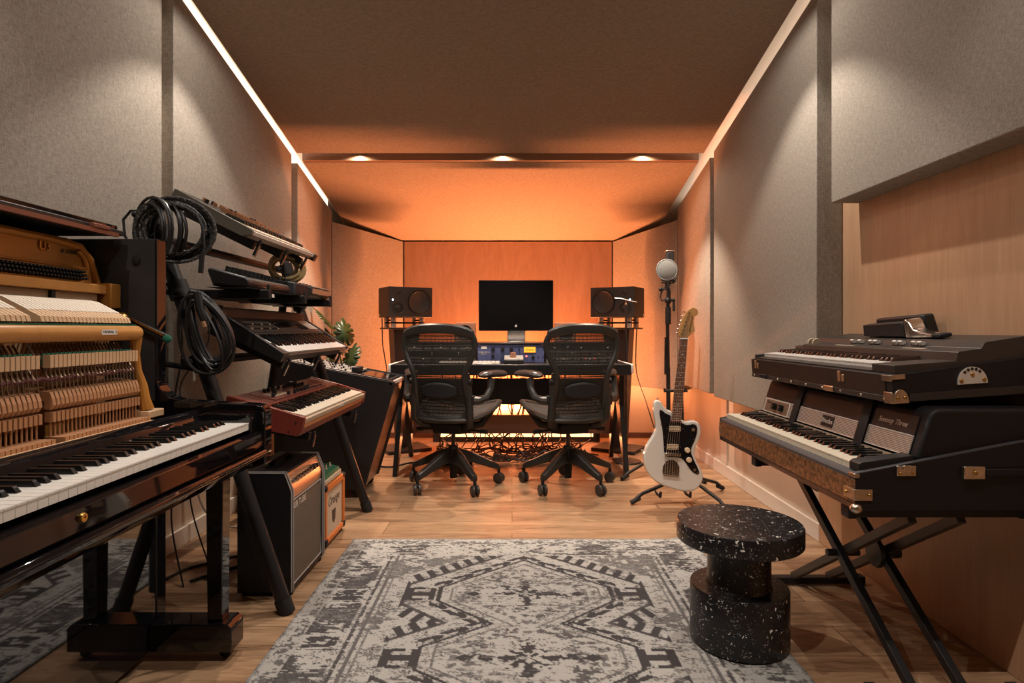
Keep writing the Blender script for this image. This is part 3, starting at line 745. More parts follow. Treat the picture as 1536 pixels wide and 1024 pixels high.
# whippen: curved lever, block and sticker dowel standing on the key
prof = [(.30, .876), (.36, .884), (.36, .866), (.322, .862), (.312, .852), (.314, .838), (.300, .834), (.292, .845), (.294, .86)]
a = MB().prism(prof, 'x', -.0048, .0048); a.box(-.0046, .0046, .292, .312, .806, .829)
WH = mesh_of('whippen', a, M['whipwood'], False)
a = MB().tube([(0, .302, .806), (0, .302, .762)], .0024, 6)
ST = mesh_of('sticker', a, M['whipwood'], False)
a = MB().box(-.0055, .0055, .262, .312, .742, .772)
KT = mesh_of('key_capstan', a, M['whipwood'], False)
for k in range(84):
    x = -.115 - k * pitch
    if x < XLO + .03: break
    if k in (24, 25, 51, 52): continue
    h = P('hammer', HM, None, pn); h.location = (x, 0, 0)
    P('hammer_felt', HF, None, h)
    c = P('back_check', BC, None, pn); c.location = (x, 0, 0)
    P('check_wire', CW, None, c); P('check_felt', BF, None, c)
    q = P('whippen', WH, None, pn); q.location = (x, 0, 0)
    P('sticker', ST, None, q); P('key_capstan', KT, None, q)
P('felt_strip', MB().tube([(-.11 - .02 * i, .312 + .0035 * math.sin(i * 1.9), .905 + .003 * math.sin(i * 2.7)) for i in range(55)], .006, 6), M['redfelt'], pn)
P('action_shadow_board', MB().box(XLO + .03, -.10, .40, .41, .78, 1.02), M['whipwood'], pn)
# ------------------------------------------------------------------ tiered keyboard stand on the left
def tubex(h): return -.812 - h * .336          # front tube of the stand: distance out from the wall against height
ks = T('keyboard_stand', 'tall black tubular four-tier stand holding the synthesizers along the left wall', 'keyboard stand', (-1.0, 2.8, 0))
BM = M['bmetal']
for y in (2.19, 3.42):
    l = P('front_leg', MB().tube([(tubex(.012), y, .012), (tubex(1.47), y, 1.47)], .0255, 14), BM, ks)
    P('rubber_foot', MB().tube([(tubex(.0), y, .001), (tubex(.05), y, .05)], .0295, 14), M['blackrub'], l)
    l = P('rear_leg', MB().tube([(-1.455, y, .012), (-1.27, y, 1.30)], .021, 12), BM, ks)
    P('rubber_foot', MB().tube([(-1.456, y, .001), (-1.449, y, .045)], .025, 12), M['blackrub'], l)
    P('top_joint', MB().tube([(tubex(1.30), y, 1.28), (-1.262, y, 1.33)], .034, 12), BM, ks)
for h in (.60, .905, 1.165, 1.36):
    x = tubex(h)
    P('crossbar', MB().tube([(x - .045, 2.16, h), (x - .045, 3.45, h)], .018, 10), BM, ks)
    for y in (2.19, 3.42):
        c = P('clamp', MB().tube([(x + .336 * .03, y, h - .03), (x - .336 * .03, y, h + .03)], .036, 12), M['blackm'], ks)
        P('clamp_knob', MB().lathe([(.001, 0), (.016, .002), (.016, .022), (.001, .024)], (x - .03, y - .062, h), 'y', 10).tube([(x - .03, y - .05, h), (x - .03, y - .02, h)], .006, 8), M['blackm'], c)
for h, yy, xe in ((.88, 2.20, -1.17), (.70, 3.48, -1.2)):
    P('crank', MB().tube([(tubex(h) - .01, yy - .03, h), (xe - .06, yy - .045, h + .02)], .011, 8), BM, ks)

def kbd_root(name, label, cat, x, y, z, tilt):
    return T(name, label, cat, (x, y, z), (math.radians(tilt), 0, PI / 2))
def arms(root, xs, depth, back, lip):
    """arms of the stand that carry one instrument; xs along the keyboard, in the instrument's own frame"""
    Mx = Matrix.Translation(root.location) @ root.rotation_euler.to_matrix().to_4x4()
    for x in xs:
        a = MB().bar((x, .008, -.022), (x, back, -.022), .026, .034).xf(Mx)
        o = P('arm', a, BM, ks, .003)
        b = MB().bar((x, -.007, -.058), (x, -.007, lip), .02, .008).xf(Mx)
        P('front_stop', b, M['blackm'], o, .002)
        b = MB().bar((x, -.0125, -.062), (x, -.0125, -.012), .012, .003).xf(Mx)
        P('stop_tip', b, M['nickel'], o)

# red stage keyboard, lowest tier
nd = kbd_root('stage_keyboard', 'red stage keyboard with cream keys on the lowest tier of the black stand', 'keyboard', -.80, 2.78, .614, 11.5)
L2 = .482
P('body', MB().prism([(.012, .0), (.006, .046), (.012, .046), (.012, .052), (.155, .052), (.155, .088), (.30, .094), (.305, .0)], 'x', -L2 + .018, L2 - .018), M['redtop'], nd, .002)
for s in (-1, 1):
    e = P('end_cheek', MB().prism([(.018, -.002), (.0, .02), (.0, .074), (.004, .077), (.15, .091), (.302, .099), (.308, .094), (.308, -.002)], 'x', s * L2, s * (L2 - .018)), M['red'], nd, .003)
    for yy, zz in ((.03, .05), (.05, .012), (.27, .03)):
        P('screw', MB().lathe([(.0005, 0), (.004, 0), (.004, .002), (.0005, .002)], (s * (L2 + (.0 if s > 0 else .002)), yy, zz), 'x', 10), M['dletter'], e)
P('front_board', MB().prism([(.0165, .0), (.002, .049), (.008, .049), (.02, .0)], 'x', -L2 + .018, L2 - .018), M['warmlit_board'], nd)
lp = P('front_lip', MB().prism([(.0, .051), (.0, .067), (.004, .069), (.012, .069), (.012, .051)], 'x', -L2 + .018, L2 - .018), M['tan'], nd, .001)
TEXT('lettering', 'nord electro', M['letter'], lp, frame((.02, -.0006, .0595), (1, 0, 0), (0, 0, 1)), .017)
keys(nd, -36 * .0246 / 2, 36, 0, .014, .077, M['cream'], M['ebony'], .0246, .138, .016, .09, tag='nord')
P('key_strip', MB().box(-.462, .462, .1525, .158, .06, .0915), M['red'], nd, .001)
cp = P('control_panel', MB().box(-.34, .32, .172, .285, .0885, .0955), M['redtop'], nd, .001)
P('paper_strip', MB().box(-.30, -.14, .195, .245, .0955, .0965), M['tan'], cp)
for i, (x, y) in enumerate([(-.30, .20), (-.17, .185), (-.11, .18), (-.06, .185), (-.02, .182), (.02, .18), (.06, .19), (.10, .195), (-.24, .262), (-.20, .262), (-.15, .262), (-.09, .262), (-.04, .255), (.0, .262), (.03, .262), (.06, .262), (.09, .262), (.12, .262), (.05, .235), (.08, .235), (.11, .235), (.14, .235)]):
    P('knob', MB().lathe([(.0075, 0), (.0075, .012), (.006, .015), (.0005, .0155)], (x, y, .0955), 'z', 10), M['blackm'], cp)
P('pitch_stick', MB().box(-.268, -.25, .205, .222, .0955, .125), M['blackm'], cp, .004)
for k in range(14):
    P('button', MB().box(.02 + .02 * k, .032 + .02 * k, .182, .19, .0955, .1), M['dletter'], cp)
arms(nd, (-.34, .30), .30, .36, .0)

# workstation synthesizer, second tier
ws = kbd_root('workstation_synthesizer', 'black workstation synthesizer with display and white keys on the second tier of the stand', 'synthesizer', -.915, 2.872, .895, 26)
L2 = .474
P('body', MB().prism([(.0, .0), (.0, .016), (.012, .018), (.152, .018), (.152, .050), (.275, .062), (.30, .090), (.315, .090), (.315, .0)], 'x', -L2 + .02, L2 - .02), M['darkpanel'], ws, .002)
for s in (-1, 1):
    P('end_cheek', MB().prism([(.0, -.004), (.0, .032), (.005, .036), (.17, .058), (.28, .070), (.305, .096), (.322, .096), (.322, -.004)], 'x', s * L2, s * (L2 - .02)), M['black'], ws, .003)
P('front_rail', MB().prism([(-.001, .001), (-.001, .026), (.009, .028), (.009, .001)], 'x', -L2 + .02, L2 - .02), M['brownmetal'], ws, .002)
P('wheel_block', MB().box(-.4535, -.405, .002, .15, .018, .034), M['brownmetal'], ws, .003)
keys(ws, -.402, 36, 0, .012, .036, M['ivory'], M['ebony'], .0236, .138, .016, .09, tag='ws')
d = P('display', MB().box(-.10, .14, .19, .262, .0505, .063).xf(Matrix.Identity(4)), M['screen'], ws, .001)
P('panel_plate', MB().prism([(.158, .0515), (.272, .0625), (.272, .0645), (.158, .0535)], 'x', -.44, .44), M['brownmetal'], ws)
P('light_label', MB().prism([(.185, .0563), (.262, .0637), (.262, .0647), (.185, .0573)], 'x', .30, .43), M['greylight'], ws)
for r in range(2):
    for k in range(16):
        P('button', MB().box(-.42 + .018 * k + (.26 if k > 9 else 0) * .0, -.408 + .018 * k, .178 + .035 * r, .186 + .035 * r, .05, .0605 + .0032 * r), M['black'] if (k + r) % 5 else M['tan'], ws)
for k in range(5):
    P('slider_slot', MB().box(.165 + .022 * k, .169 + .022 * k, .18, .25, .05, .0630), M['dletter'], ws)
for s in (-.44, -.422):
    P('control_wheel', MB().lathe([(.022, -.004), (.022, .004)], (s, .075, .022), 'x', 16), M['blackm'], ws)
arms(ws, (-.40, -.02, .33), .30, .34, .012)

# third tier: three machines in a row
def t3(pts, y0, y1, m, root, name='body', bev=.004):
    return P(name, MB().prism(pts, 'y', y0, y1), m, root, bev)
dm = T('drum_machine', 'black drum machine with rounded front and knob rows on the third stand tier', 'drum machine', (-1.1, 2.58, 1.186))
t3([(-1.162, 1.192), (-1.032, 1.187), (-1.022, 1.200), (-1.024, 1.216), (-1.036, 1.227), (-1.165, 1.262), (-1.182, 1.262), (-1.184, 1.25)], 2.355, 2.80, M['black'], dm, bev=.006)
for k in range(9):
    for r in range(2):
        y = 2.43 + .04 * k; x = -1.14 + .052 * r; z = 1.227 + (-1.036 - x) * .27
        P('knob', MB().tube([(x, y, z - .002), (x + .006, y, z + .020)], .011, 10), M['blackrub'], dm)
for y in (2.40, 2.60):
    P('name_plate', MB().box(-1.0235, -1.0215, y, y + .05, 1.203, 1.212), M['brownmetal'], dm)
sm = T('effects_unit', 'plain dark grey box between the drum machine and the small keyboard on the third tier', 'effects unit', (-1.08, 2.93, 1.186))
t3([(-1.20, 1.187), (-1.012, 1.187), (-1.012, 1.243), (-1.20, 1.268)], 2.825, 3.02, mat('blue_grey_case', (.035, .036, .042), .5), sm)
P('front_plate', MB().box(-1.0125, -1.009, 2.835, 3.01, 1.192, 1.238), M['blackm'], sm, .002)
for k in range(4):
    P('knob', MB().lathe([(.009, 0), (.009, .014), (.0005, .015)], (-1.1 + .03 * (k % 2), 2.87 + .045 * (k // 1) * .9, 1.255 - .008 * (k % 2)), 'z', 10), M['blackrub'], sm)
mk = T('compact_synthesizer', 'small brown and silver synthesizer at the far end of the third tier', 'synthesizer', (-1.08, 3.18, 1.186))
t3([(-1.20, 1.187), (-1.02, 1.187), (-1.005, 1.198), (-1.0, 1.232), (-1.02, 1.240), (-1.20, 1.262)], 3.035, 3.335, M['brownmetal'], mk)
P('silver_edge', MB().prism([(-1.0, 1.234), (-1.022, 1.2425), (-1.022, 1.2455), (-.997, 1.237)], 'y', 3.035, 3.345), M['alu'], mk)
P('front_band', MB().box(-1.003, -.996, 3.04, 3.33, 1.203, 1.228), M['beam'], mk, .001)
for k in range(5):
    P('knob', MB().lathe([(.007, 0), (.007, .014), (.0005, .015)], (-1.09, 3.07 + .05 * k, 1.249), 'z', 10), M['blackrub'], mk)
for y in (2.47, 2.90, 3.30):
    a = P('arm', MB().bar((-1.30, y, 1.166), (-.985, y, 1.166), .028, .036), BM, ks, .003)
    P('front_stop', MB().box(-.994, -.984, y - .011, y + .011, 1.146, 1.206), M['blackm'], a, .002)
P('shelf_strip', MB().box(-1.17, -1.02, 2.33, 3.36, 1.1845, 1.1865), M['blackm'], ks)
P('tag', MB().box(-1.0135, -1.0125, 2.56, 2.585, 1.158, 1.172), M['plugw'], ks)

# grey synthesizer, top tier
gs = kbd_root('grey_synthesizer', 'grey synthesizer tilted steeply on the top tier of the stand', 'synthesizer', -1.064, 2.845, 1.388, 26.3)
L2 = .395
P('body', MB().prism([(.03, .0), (.0, .022), (.002, .026), (.15, .026), (.15, .042), (.35, .048), (.355, .0)], 'x', -L2 + .012, L2 - .012), M['greysynth'], gs, .002)
for s in (-1, 1):
    P('end_cheek', MB().prism([(.03, -.002), (-.001, .02), (-.001, .038), (.004, .041), (.352, .053), (.358, .05), (.358, -.002)], 'x', s * L2, s * (L2 - .012)), M['greysynth'], gs, .002)
P('front_lip', MB().prism([(-.003, .020), (-.003, .036), (.008, .038), (.008, .020)], 'x', -L2 + .012, L2 - .03), M['greylight'], gs, .001)
P('lower_lip', MB().prism([(.024, .0), (.0, .018), (.004, .018), (.028, .0)], 'x', -L2 + .012, L2 - .03), M['tan'], gs)
P('corner_block', MB().box(L2 - .032, L2 + .008, -.010, .03, .002, .040), M['black'], gs, .004)
keys(gs, -.37, 31, 0, .010, .043, M['cream'], M['ebony'], .0236, .138, .014, .09, tag='gs')
cp = P('control_panel', MB().prism([(.155, .045), (.345, .051), (.345, .053), (.155, .047)], 'x', -.37, .36), M['brownmetal'], gs)
for k in range(18):
    P('knob', MB().lathe([(.009, 0), (.009, .016), (.0005, .017)], (-.30 + .036 * k, .27 + .03 * (k % 2), .051), 'z', 10), M['copper'] if k % 3 else M['black'], cp)
for k in range(12):
    P('slider_cap', MB().box(-.28 + .05 * k, -.268 + .05 * k, .19, .215, .048, .066), M['copper'], cp)
arms(gs, (-.30, .0, .27), .34, .33, .014)

# cables hung on the stand
def coil(c, r0, r1, turns, ax, depth, seed, sq=(1, 1), tilt=0.0, wob=.01):
    rd = random.Random(seed); c = Vector(c); pts = []
    n = turns * 22; rr = [r0 + (r1 - r0) * rd.random() for _ in range(turns + 2)]; oo = [(rd.random() - .5) * depth for _ in range(turns + 2)]
    wx = [(rd.random() - .5) * wob for _ in range(turns + 2)]
    for i in range(n):
        t = i / 22; k = int(t); f = t - k; f = f * f * (3 - 2 * f)
        r = rr[k] * (1 - f) + rr[k + 1] * f; o = oo[k] * (1 - f) + oo[k + 1] * f; w = wx[k] * (1 - f) + wx[k + 1] * f
        a = 2 * PI * t
        p = Vector((r * sq[0] * math.cos(a) + w, o, r * sq[1] * math.sin(a) - w))
        if tilt: p = Matrix.Rotation(tilt, 3, 'Z') @ p
        pts.append(c + p)
    return pts
cb = T('cable_coil', 'thick braided black and white cable coil hung at the stand top beside the piano', 'cable', (-1.19, 2.12, 1.24))
P('coil', MB().tube(coil((-1.165, 2.09, 1.365), .092, .13, 13, 'y', .06, 3, (1.0, .88), .3), .0062, 7), M['cablebr'], cb)
cb2 = T('cable_coil', 'plain black cable coil bundled behind the braided coil on the stand top', 'cable', (-1.25, 2.1, 1.25))
P('coil', MB().tube(coil((-1.215, 2.085, 1.36), .085, .125, 11, 'y', .10, 4, (.9, .95), -.5), .0052, 7), M['cable'], cb2)
P('loose_loop', MB().tube([(-1.29, 2.06, 1.30), (-1.315, 2.06, 1.34), (-1.32, 2.06, 1.395), (-1.295, 2.06, 1.425), (-1.262, 2.06, 1.425), (-1.24, 2.06, 1.40)], .0045, 7), M['cable'], cb2)
P('cable_tie', MB().ball((-1.277, 2.055, 1.412), .011), M['blackm'], cb2)
P('connector', MB().tube([(-1.052, 2.07, 1.30), (-1.052, 2.07, 1.285), (-1.058, 2.07, 1.27), (-1.062, 2.07, 1.215)], [.004, .006, .0085, .0085], 10), M['blackm'], cb2)
P('tail', MB().tube([(-1.08, 2.07, 1.42), (-1.055, 2.07, 1.37), (-1.05, 2.07, 1.30)], .0045, 7), M['cable'], cb2)
cc = T('cable_coil', 'long loops of black cable hung over the middle of the near stand leg', 'cable', (-1.06, 2.12, .87))
def hang(c, w, h, tilt, y):
    pts = []
    for i in range(28):
        a = 2 * PI * i / 28; p = Vector((w * math.sin(a) * (.75 + .25 * -math.cos(a)), 0, h * math.cos(a)))
        p = Matrix.Rotation(tilt, 3, 'Y') @ p; pts.append(Vector(c) + p + Vector((0, y + .006 * math.sin(a * 2), 0)))
    return pts
rd = random.Random(5)
for k in range(8):
    P('loop', MB().tube(hang((-1.075 + .012 * rd.random(), 2.12, 1.03 - .03 * rd.random()), .052 + .045 * rd.random() + (.03 if k == 0 else 0), .115 + .03 * rd.random(), -.35, -.02 + .006 * k), .0052, 6, closed=True), M['cable'], cc)
P('wrap', MB().tube([(-1.085, 2.09, 1.15), (-1.075, 2.09, 1.09), (-1.06, 2.095, 1.05)], .014, 8), M['blackm'], cc)
P('jack_plug', MB().tube([(-1.062, 2.085, 1.05), (-1.056, 2.085, 1.03)], .008, 8), M['copper'], cc)
ca = T('cable_coil', 'amber and clear cable coil hanging under the far end of the top synthesizer', 'cable', (-1.16, 3.12, 1.28))
P('coil', MB().tube(coil((-1.165, 3.12, 1.338), .055, .095, 7, 'y', .09, 8, (1, .8), .5), .007, 7), M['cableclear'], ca)
P('tail', MB().tube([(-1.165, 3.10, 1.41), (-1.165, 3.08, 1.36), (-1.15, 3.08, 1.27)], .006, 7), M['cable'], ca)
def wire(name, label, pts, r=.004, m='cable', cat='cable'):
    pts = [Vector(p) for p in pts]; out = []
    for i in range(len(pts) - 1):
        p0, p1, p2, p3 = pts[max(i - 1, 0)], pts[i], pts[i + 1], pts[min(i + 2, len(pts) - 1)]
        for s in range(8):
            t = s / 8; out.append(.5 * ((2 * p1) + (p2 - p0) * t + (2 * p0 - 5 * p1 + 4 * p2 - p3) * t * t + (3 * p1 - p0 - 3 * p2 + p3) * t ** 3))
    out.append(pts[-1])
    return ONE(name, label, cat, MB().tube(out, r, 6), M[m])
wire('cable', 'thin black wires hanging down behind the near stand leg to the floor', [(-1.27, 2.30, 1.16), (-1.26, 2.32, .95), (-1.30, 2.34, .75), (-1.27, 2.33, .55), (-1.32, 2.35, .3), (-1.30, 2.4, .004)], .0035)
wire('cable', 'thin black cord crossing the wall behind the coiled cables', [(-1.20, 2.34, 1.15), (-1.15, 2.30, .98), (-1.27, 2.32, .80), (-1.20, 2.30, .62), (-1.25, 2.36, .35), (-1.2, 2.45, .005)], .003)
wire('extension_cable', 'grey power cord curving down the wall and along the floor under the piano', [(-1.555, 2.98, .49), (-1.545, 2.96, .34), (-1.53, 2.99, .16), (-1.47, 3.08, .03), (-1.32, 3.12, .006), (-1.05, 3.12, .006)], .005, 'piping', 'cord')
wire('cable', 'black cable lying on the floor beside the piano foot, knotted in a small loop', [(-1.42, 2.42, .006), (-1.38, 2.58, .006), (-1.29, 2.68, .006), (-1.30, 2.74, .03), (-1.34, 2.73, .035), (-1.34, 2.68, .02), (-1.27, 2.70, .006), (-1.12, 2.80, .006), (-1.02, 2.76, .006)], .0065)
wire('cable', 'straight black cable on the floor from the piano foot to the black amplifier', [(-1.30, 2.45, .006), (-1.22, 2.56, .006), (-1.12, 2.66, .006), (-1.065, 2.69, .006)], .006)

# ------------------------------------------------------------------ amplifiers on the floor
am = T('guitar_amplifier', 'black guitar combo amplifier with copper control panel on the floor under the red keyboard', 'amplifier', (-.94, 2.51, 0))
Y0, Y1 = 2.315, 2.715
prof = [(-1.05, .015), (-.842, .015), (-.842, .405), (-.868, .474), (-1.05, .474)]
P('cabinet', MB().prism([(-1.05, .015), (-.856, .015), (-.856, .40), (-.880, .468), (-1.05, .474)], 'y', Y0 + .016, Y1 - .016), M['vinyl'], am, .003)
for y in (Y0, Y1 - .02):
    s = P('side', MB().prism(prof, 'y', y, y + .02), M['vinyl'], am, .005, 3)
    for yy in (y, y + .02):
        P('piping', MB().tube([(-.8415, yy, .02), (-.8415, yy, .403), (-.8675, yy, .4735), (-1.045, yy, .4745)], .0026, 6), M['piping'], s)
P('top_board', MB().prism([(-1.05, .455), (-.877, .455), (-.870, .474), (-1.05, .4745)], 'y', Y0 + .018, Y1 - .018), M['vinyl'], am)
P('lower_board', MB().box(-.87, -.845, Y0 + .02, Y1 - .02, .015, .035), M['vinyl'], am, .003)
g = P('grille', MB().box(-.858, -.850, Y0 + .02, Y1 - .02, .035, .362), M['grillecloth'], am)
TEXT('lettering', 'CUB TUBE', M['letter'], g, frame(Vector((-.8495, Y0 + .105, .335)) - Vector(am.location), (0, 1, 0), (0, 0, 1)), .036)
P('grille_frame', MB().tube([(-.848, Y0 + .022, .036), (-.848, Y1 - .022, .036), (-.848, Y1 - .022, .362), (-.848, Y0 + .022, .362)], .003, 6, True), M['piping'], am)
n = Vector((.0345, 0, .0125)).normalized()
cpn = P('control_panel', MB().prism([(-.8505, .366), (-.8445, .403), (-.8690, .466), (-.8765, .463), (-.858, .40), (-.858, .366)], 'y', Y0 + .021, Y1 - .021), M['copper'], am)
for k in range(8):
    y = Y0 + .05 + .036 * k; c = Vector((-.8565, y, .433))
    P('knob', MB().tube([c, c + Vector((.022, 0, .0085))], [.0115, .009], 12), M['chrome'] if k < 6 else M['blackm'], cpn)
P('handle', MB().tube([(-.96, Y0 + .11, .4755), (-.96, Y0 + .12, .492), (-.96, Y1 - .12, .492), (-.96, Y1 - .11, .4755)], .008, 8, flat=(.014, .005)), M['blackm'], am)
for y in (Y0 + .105, Y1 - .105):
    P('handle_plate', MB().box(-.978, -.942, y - .022, y + .022, .4742, .4785), M['blackm'], am, .002)
for x in (-1.03, -.86):
    for y in (Y0 + .03, Y1 - .03):
        P('foot', MB().lathe([(.014, 0), (.016, .015)], (x, y, 0.0005), 'z', 12), M['blackrub'], am)
oa = T('practice_amplifier', 'small orange practice amplifier with woven grille on the floor behind the black amplifier', 'amplifier', (-.92, 2.95, 0))
Y0, Y1 = 2.80, 3.115
P('cabinet', MB().box(-1.01, -.875, Y0, Y1, .022, .292), M['orange'], oa, .006)
f = P('front_frame', MB().box(-.8755, -.858, Y0, Y0 + .022, .022, .292).box(-.8755, -.858, Y1 - .022, Y1, .022, .292).box(-.8755, -.858, Y0 + .022, Y1 - .022, .022, .045).box(-.8755, -.858, Y0 + .022, Y1 - .022, .262, .292), M['orange'], oa, .003)
g = P('grille', MB().box(-.874, -.868, Y0 + .022, Y1 - .022, .045, .262), M['basket'], oa)
TEXT('lettering', 'Orange', M['dletter'], g, frame(Vector((-.8672, 2.955, .20)) - Vector(oa.location), (0, 1, 0), (0, 0, 1)), .062, shear=.25)
P('crest', MB().prism([(2.93, .10), (2.955, .085), (2.98, .10), (2.985, .15), (2.925, .15)], 'x', -.8685, -.867), M['dletter'], g)
for y in (Y0 + .012, Y1 - .012):
    P('corner_guard', MB().box(-.885, -.855, y - .016, y + .016, .018, .05), M['blackm'], oa, .006)
    P('corner_guard', MB().box(-.885, -.855, y - .016, y + .016, .27, .2945), M['blackm'], oa, .006)
P('strap_end', MB().ball((-.885, Y0 - .004, .275), .016, 12, (1, .6, .8)), M['blackm'], oa)
for x in (-.99, -.885):
    for y in (Y0 + .03, Y1 - .03):
        P('foot', MB().box(x - .014, x + .014, y - .028, y + .028, .0005, .022), M['blackrub'], oa, .002)
gp = T('effects_pedal', 'green metal delay pedal with silver footswitches on top of the orange amplifier', 'pedal', (-.935, 2.93, .2955))
P('housing', MB().prism([(-1.0, .2965), (-.868, .2965), (-.866, .318), (-.880, .334), (-.93, .346), (-.985, .356), (-1.0, .35)], 'y', 2.805, 3.075), M['greenmetal'], gp, .006, 3)
P('front_edge', MB().prism([(-.8655, .2985), (-.8645, .316), (-.8785, .332), (-.8795, .3285), (-.8665, .314)], 'y', 2.81, 3.07), M['basket'], gp)
for k in range(4):
    P('footswitch', MB().lathe([(.010, 0), (.010, .006), (.006, .007), (.0065, .02), (.0005, .022)], (-.912, 2.84 + .064 * k, .3405), 'z', 12), M['chrome'], gp)
for k in range(6):
    P('knob', MB().lathe([(.008, 0), (.008, .012), (.0005, .013)], (-.965, 2.83 + .042 * k, .3515), 'z', 10), M['blackm'], gp)

# ------------------------------------------------------------------ sidecar console and the plant behind it
sc_ = T('console_cabinet', 'black slant-fronted console cabinet on casters behind the keyboard stand', 'cabinet', (-1.1, 3.88, 0))
Y0, Y1 = 3.67, 4.085
prof = [(-1.44, .055), (-.90, .055), (-.718, .697), (-.726, .706), (-1.44, .842)]
for y in (Y0, Y1 - .022):
    P('side_panel', MB().prism(prof, 'y', y, y + .022), M['consoleb'], sc_, .002)
    P('edge_band', MB().tube([(-.905, y + .011, .06), (-.7185, y + .011, .697), (-.727, y + .011, .7075), (-1.435, y + .011, .8425)], .0115, 6, flat=(.0112, .0022)), M['consoleb'], sc_)
for y in (Y0 + .004, Y1 - .004):
    P('top_trim', MB().tube([(-.722, y, .7075), (-.728, y, .7125), (-1.43, y, .8465)], .0022, 5), M['alu'], sc_)
P('front_board', MB().prism([(-.925, .06), (-.906, .06), (-.727, .69), (-.74, .69)], 'y', Y0 + .022, Y1 - .022), M['veneer'], sc_)
P('back_board', MB().box(-1.44, -1.42, Y0 + .022, Y1 - .022, .06, .82), M['consoleb'], sc_)
P('floor_board', MB().box(-1.42, -.93, Y0 + .022, Y1 - .022, .06, .08), M['consoleb'], sc_)
P('top_board', MB().prism([(-1.42, .80), (-.742, .671), (-.735, .688), (-1.42, .818)], 'y', Y0 + .022, Y1 - .022), M['consoleb'], sc_)
P('front_edge', MB().prism([(-.742, .69), (-.722, .69), (-.724, .7055), (-.742, .708)], 'y', Y0, Y1), M['piping'], sc_)
for x in (-1.38, -.95):
    for y in (Y0 + .04, Y1 - .04):
        P('caster', MB().lathe([(.01, -.014), (.027, -.012), (.027, .012), (.01, .014)], (x, y, .0275), 'y', 16), M['bmetal'], sc_)
def top(x, up=0.0): return .704 + (-.735 - x) * .19 + up     # sloping top of the console
mx = T('mixing_console', 'silver mixing console with rows of small knobs let into the black cabinet top', 'mixer', (-1.2, 3.88, top(-1.2) - .012))
P('face', MB().prism([(-1.40, top(-1.40)), (-.985, top(-.985)), (-.985, top(-.985, .012)), (-1.40, top(-1.40, .012))], 'y', Y0 + .028, Y1 - .028), M['mixer'], mx)
for k in range(9):
    for r in range(6):
        x = -1.36 + .042 * k; y = 3.73 + .055 * r
        P('knob', MB().lathe([(.0065, 0), (.0065, .012), (.0005, .013)], (x, y, top(x, .0125)), 'z', 8), (M['chrome'], M['blackm'], M['trimw'])[(k * 2 + r) % 3], mx)
tb = T('tablet', 'flat black tablet lying at the front end of the console top', 'tablet', (-.83, 3.88, top(-.83)))
P('case', MB().prism([(-.94, top(-.94, .001)), (-.752, top(-.752, .001)), (-.752, top(-.752, .010)), (-.94, top(-.94, .010))], 'y', Y0 + .032, Y1 - .04), M['blackm'], tb, .002)
P('screen', MB().prism([(-.93, top(-.93, .0101)), (-.762, top(-.762, .0101)), (-.762, top(-.762, .0108)), (-.93, top(-.93, .0108))], 'y', Y0 + .045, Y1 - .055), M['screen'], tb)
pb_ = T('patch_box', 'small black box with tan strip lying between mixer and tablet on the console', 'box', (-.965, 3.85, top(-.965)))
P('body', MB().box(-.985, -.945, 3.72, 3.86, top(-.985, .013), top(-.985, .04)), M['blackm'], pb_, .004)
P('strip', MB().box(-.982, -.95, 3.865, 3.98, top(-.982, .013), top(-.982, .022)), M['tan'], pb_, .002)

pl_ = T('potted_monstera', 'green split-leaf houseplant standing in the corner behind the console', 'plant', (-1.22, 4.46, 0))
P('pot', MB().lathe([(.10, .001), (.135, .26), (.142, .26), (.142, .275), (.128, .275), (.122, .24), (.001, .24)], (-1.22, 4.46, 0), 'z', 28), M['pot'], pl_)
P('soil', MB().lathe([(.123, .235), (.123, .243), (.001, .25)], (-1.22, 4.46, 0), 'z', 20), M['soil'], pl_)
def leaf(c, size, yaw, pitch, roll):
    pts = []; half = [(0, -.42), (.10, -.47), (.24, -.42), (.36, -.28), (.40, -.16), (.27, -.14), (.43, -.06), (.44, .06), (.26, .06), (.42, .16), (.39, .27), (.21, .24), (.33, .36), (.25, .46), (.12, .40), (.08, .56), (0, .66)]
    lob = [(-.0, -.30)]
    right = half[1:]; left = [(-x, y) for x, y in reversed(half[1:-1])]
    out = [(0, -.30)] + right + left
    m = MB(); spine = [(0, -.30), (0, -.1), (0, .1), (0, .3), (0, .5)]
    vs = [(0.0, .08, 0.0)] + [(x, y, -.35 * x * x - .10 * (y - .1) ** 2 + .05 * abs(x)) for x, y in out]
    n = len(out); m.add([Vector(v) * size for v in vs], [(0, 1 + i, 1 + (i + 1) % n) for i in range(n)])
    R = Matrix.Translation(c) @ Matrix.Rotation(yaw, 4, 'Z') @ Matrix.Rotation(pitch, 4, 'X') @ Matrix.Rotation(roll, 4, 'Y')
    return m.xf(R), R @ Vector((0, -.30 * size, 0))
for (px, py, d, sz, yaw, pit, rol) in ((517, 500, 4.40, .20, .5, 1.15, .35), (526, 536, 4.36, .20, -.3, 1.0, -.25), (500, 515, 4.50, .24, .9, .9, .3), (505, 545, 4.45, .22, 1.3, .8, .2), (490, 480, 4.55, .22, 1.9, .8, -.2), (512, 560, 4.42, .18, -.9, .7, .1)):
    c = wp(px, py, d); m, base = leaf(c, sz, yaw, pit, rol)
    lf = P('leaf', m, M['leaf'], pl_, solid=.0012)
    P('stem', MB().tube([base, base * .5 + Vector((-1.22, 4.46, .5)) * .5 + Vector((.0, .0, .12)), (-1.22 + .02 * random.random(), 4.46, .24)], [.003, .004, .006], 6), M['stem'], lf)
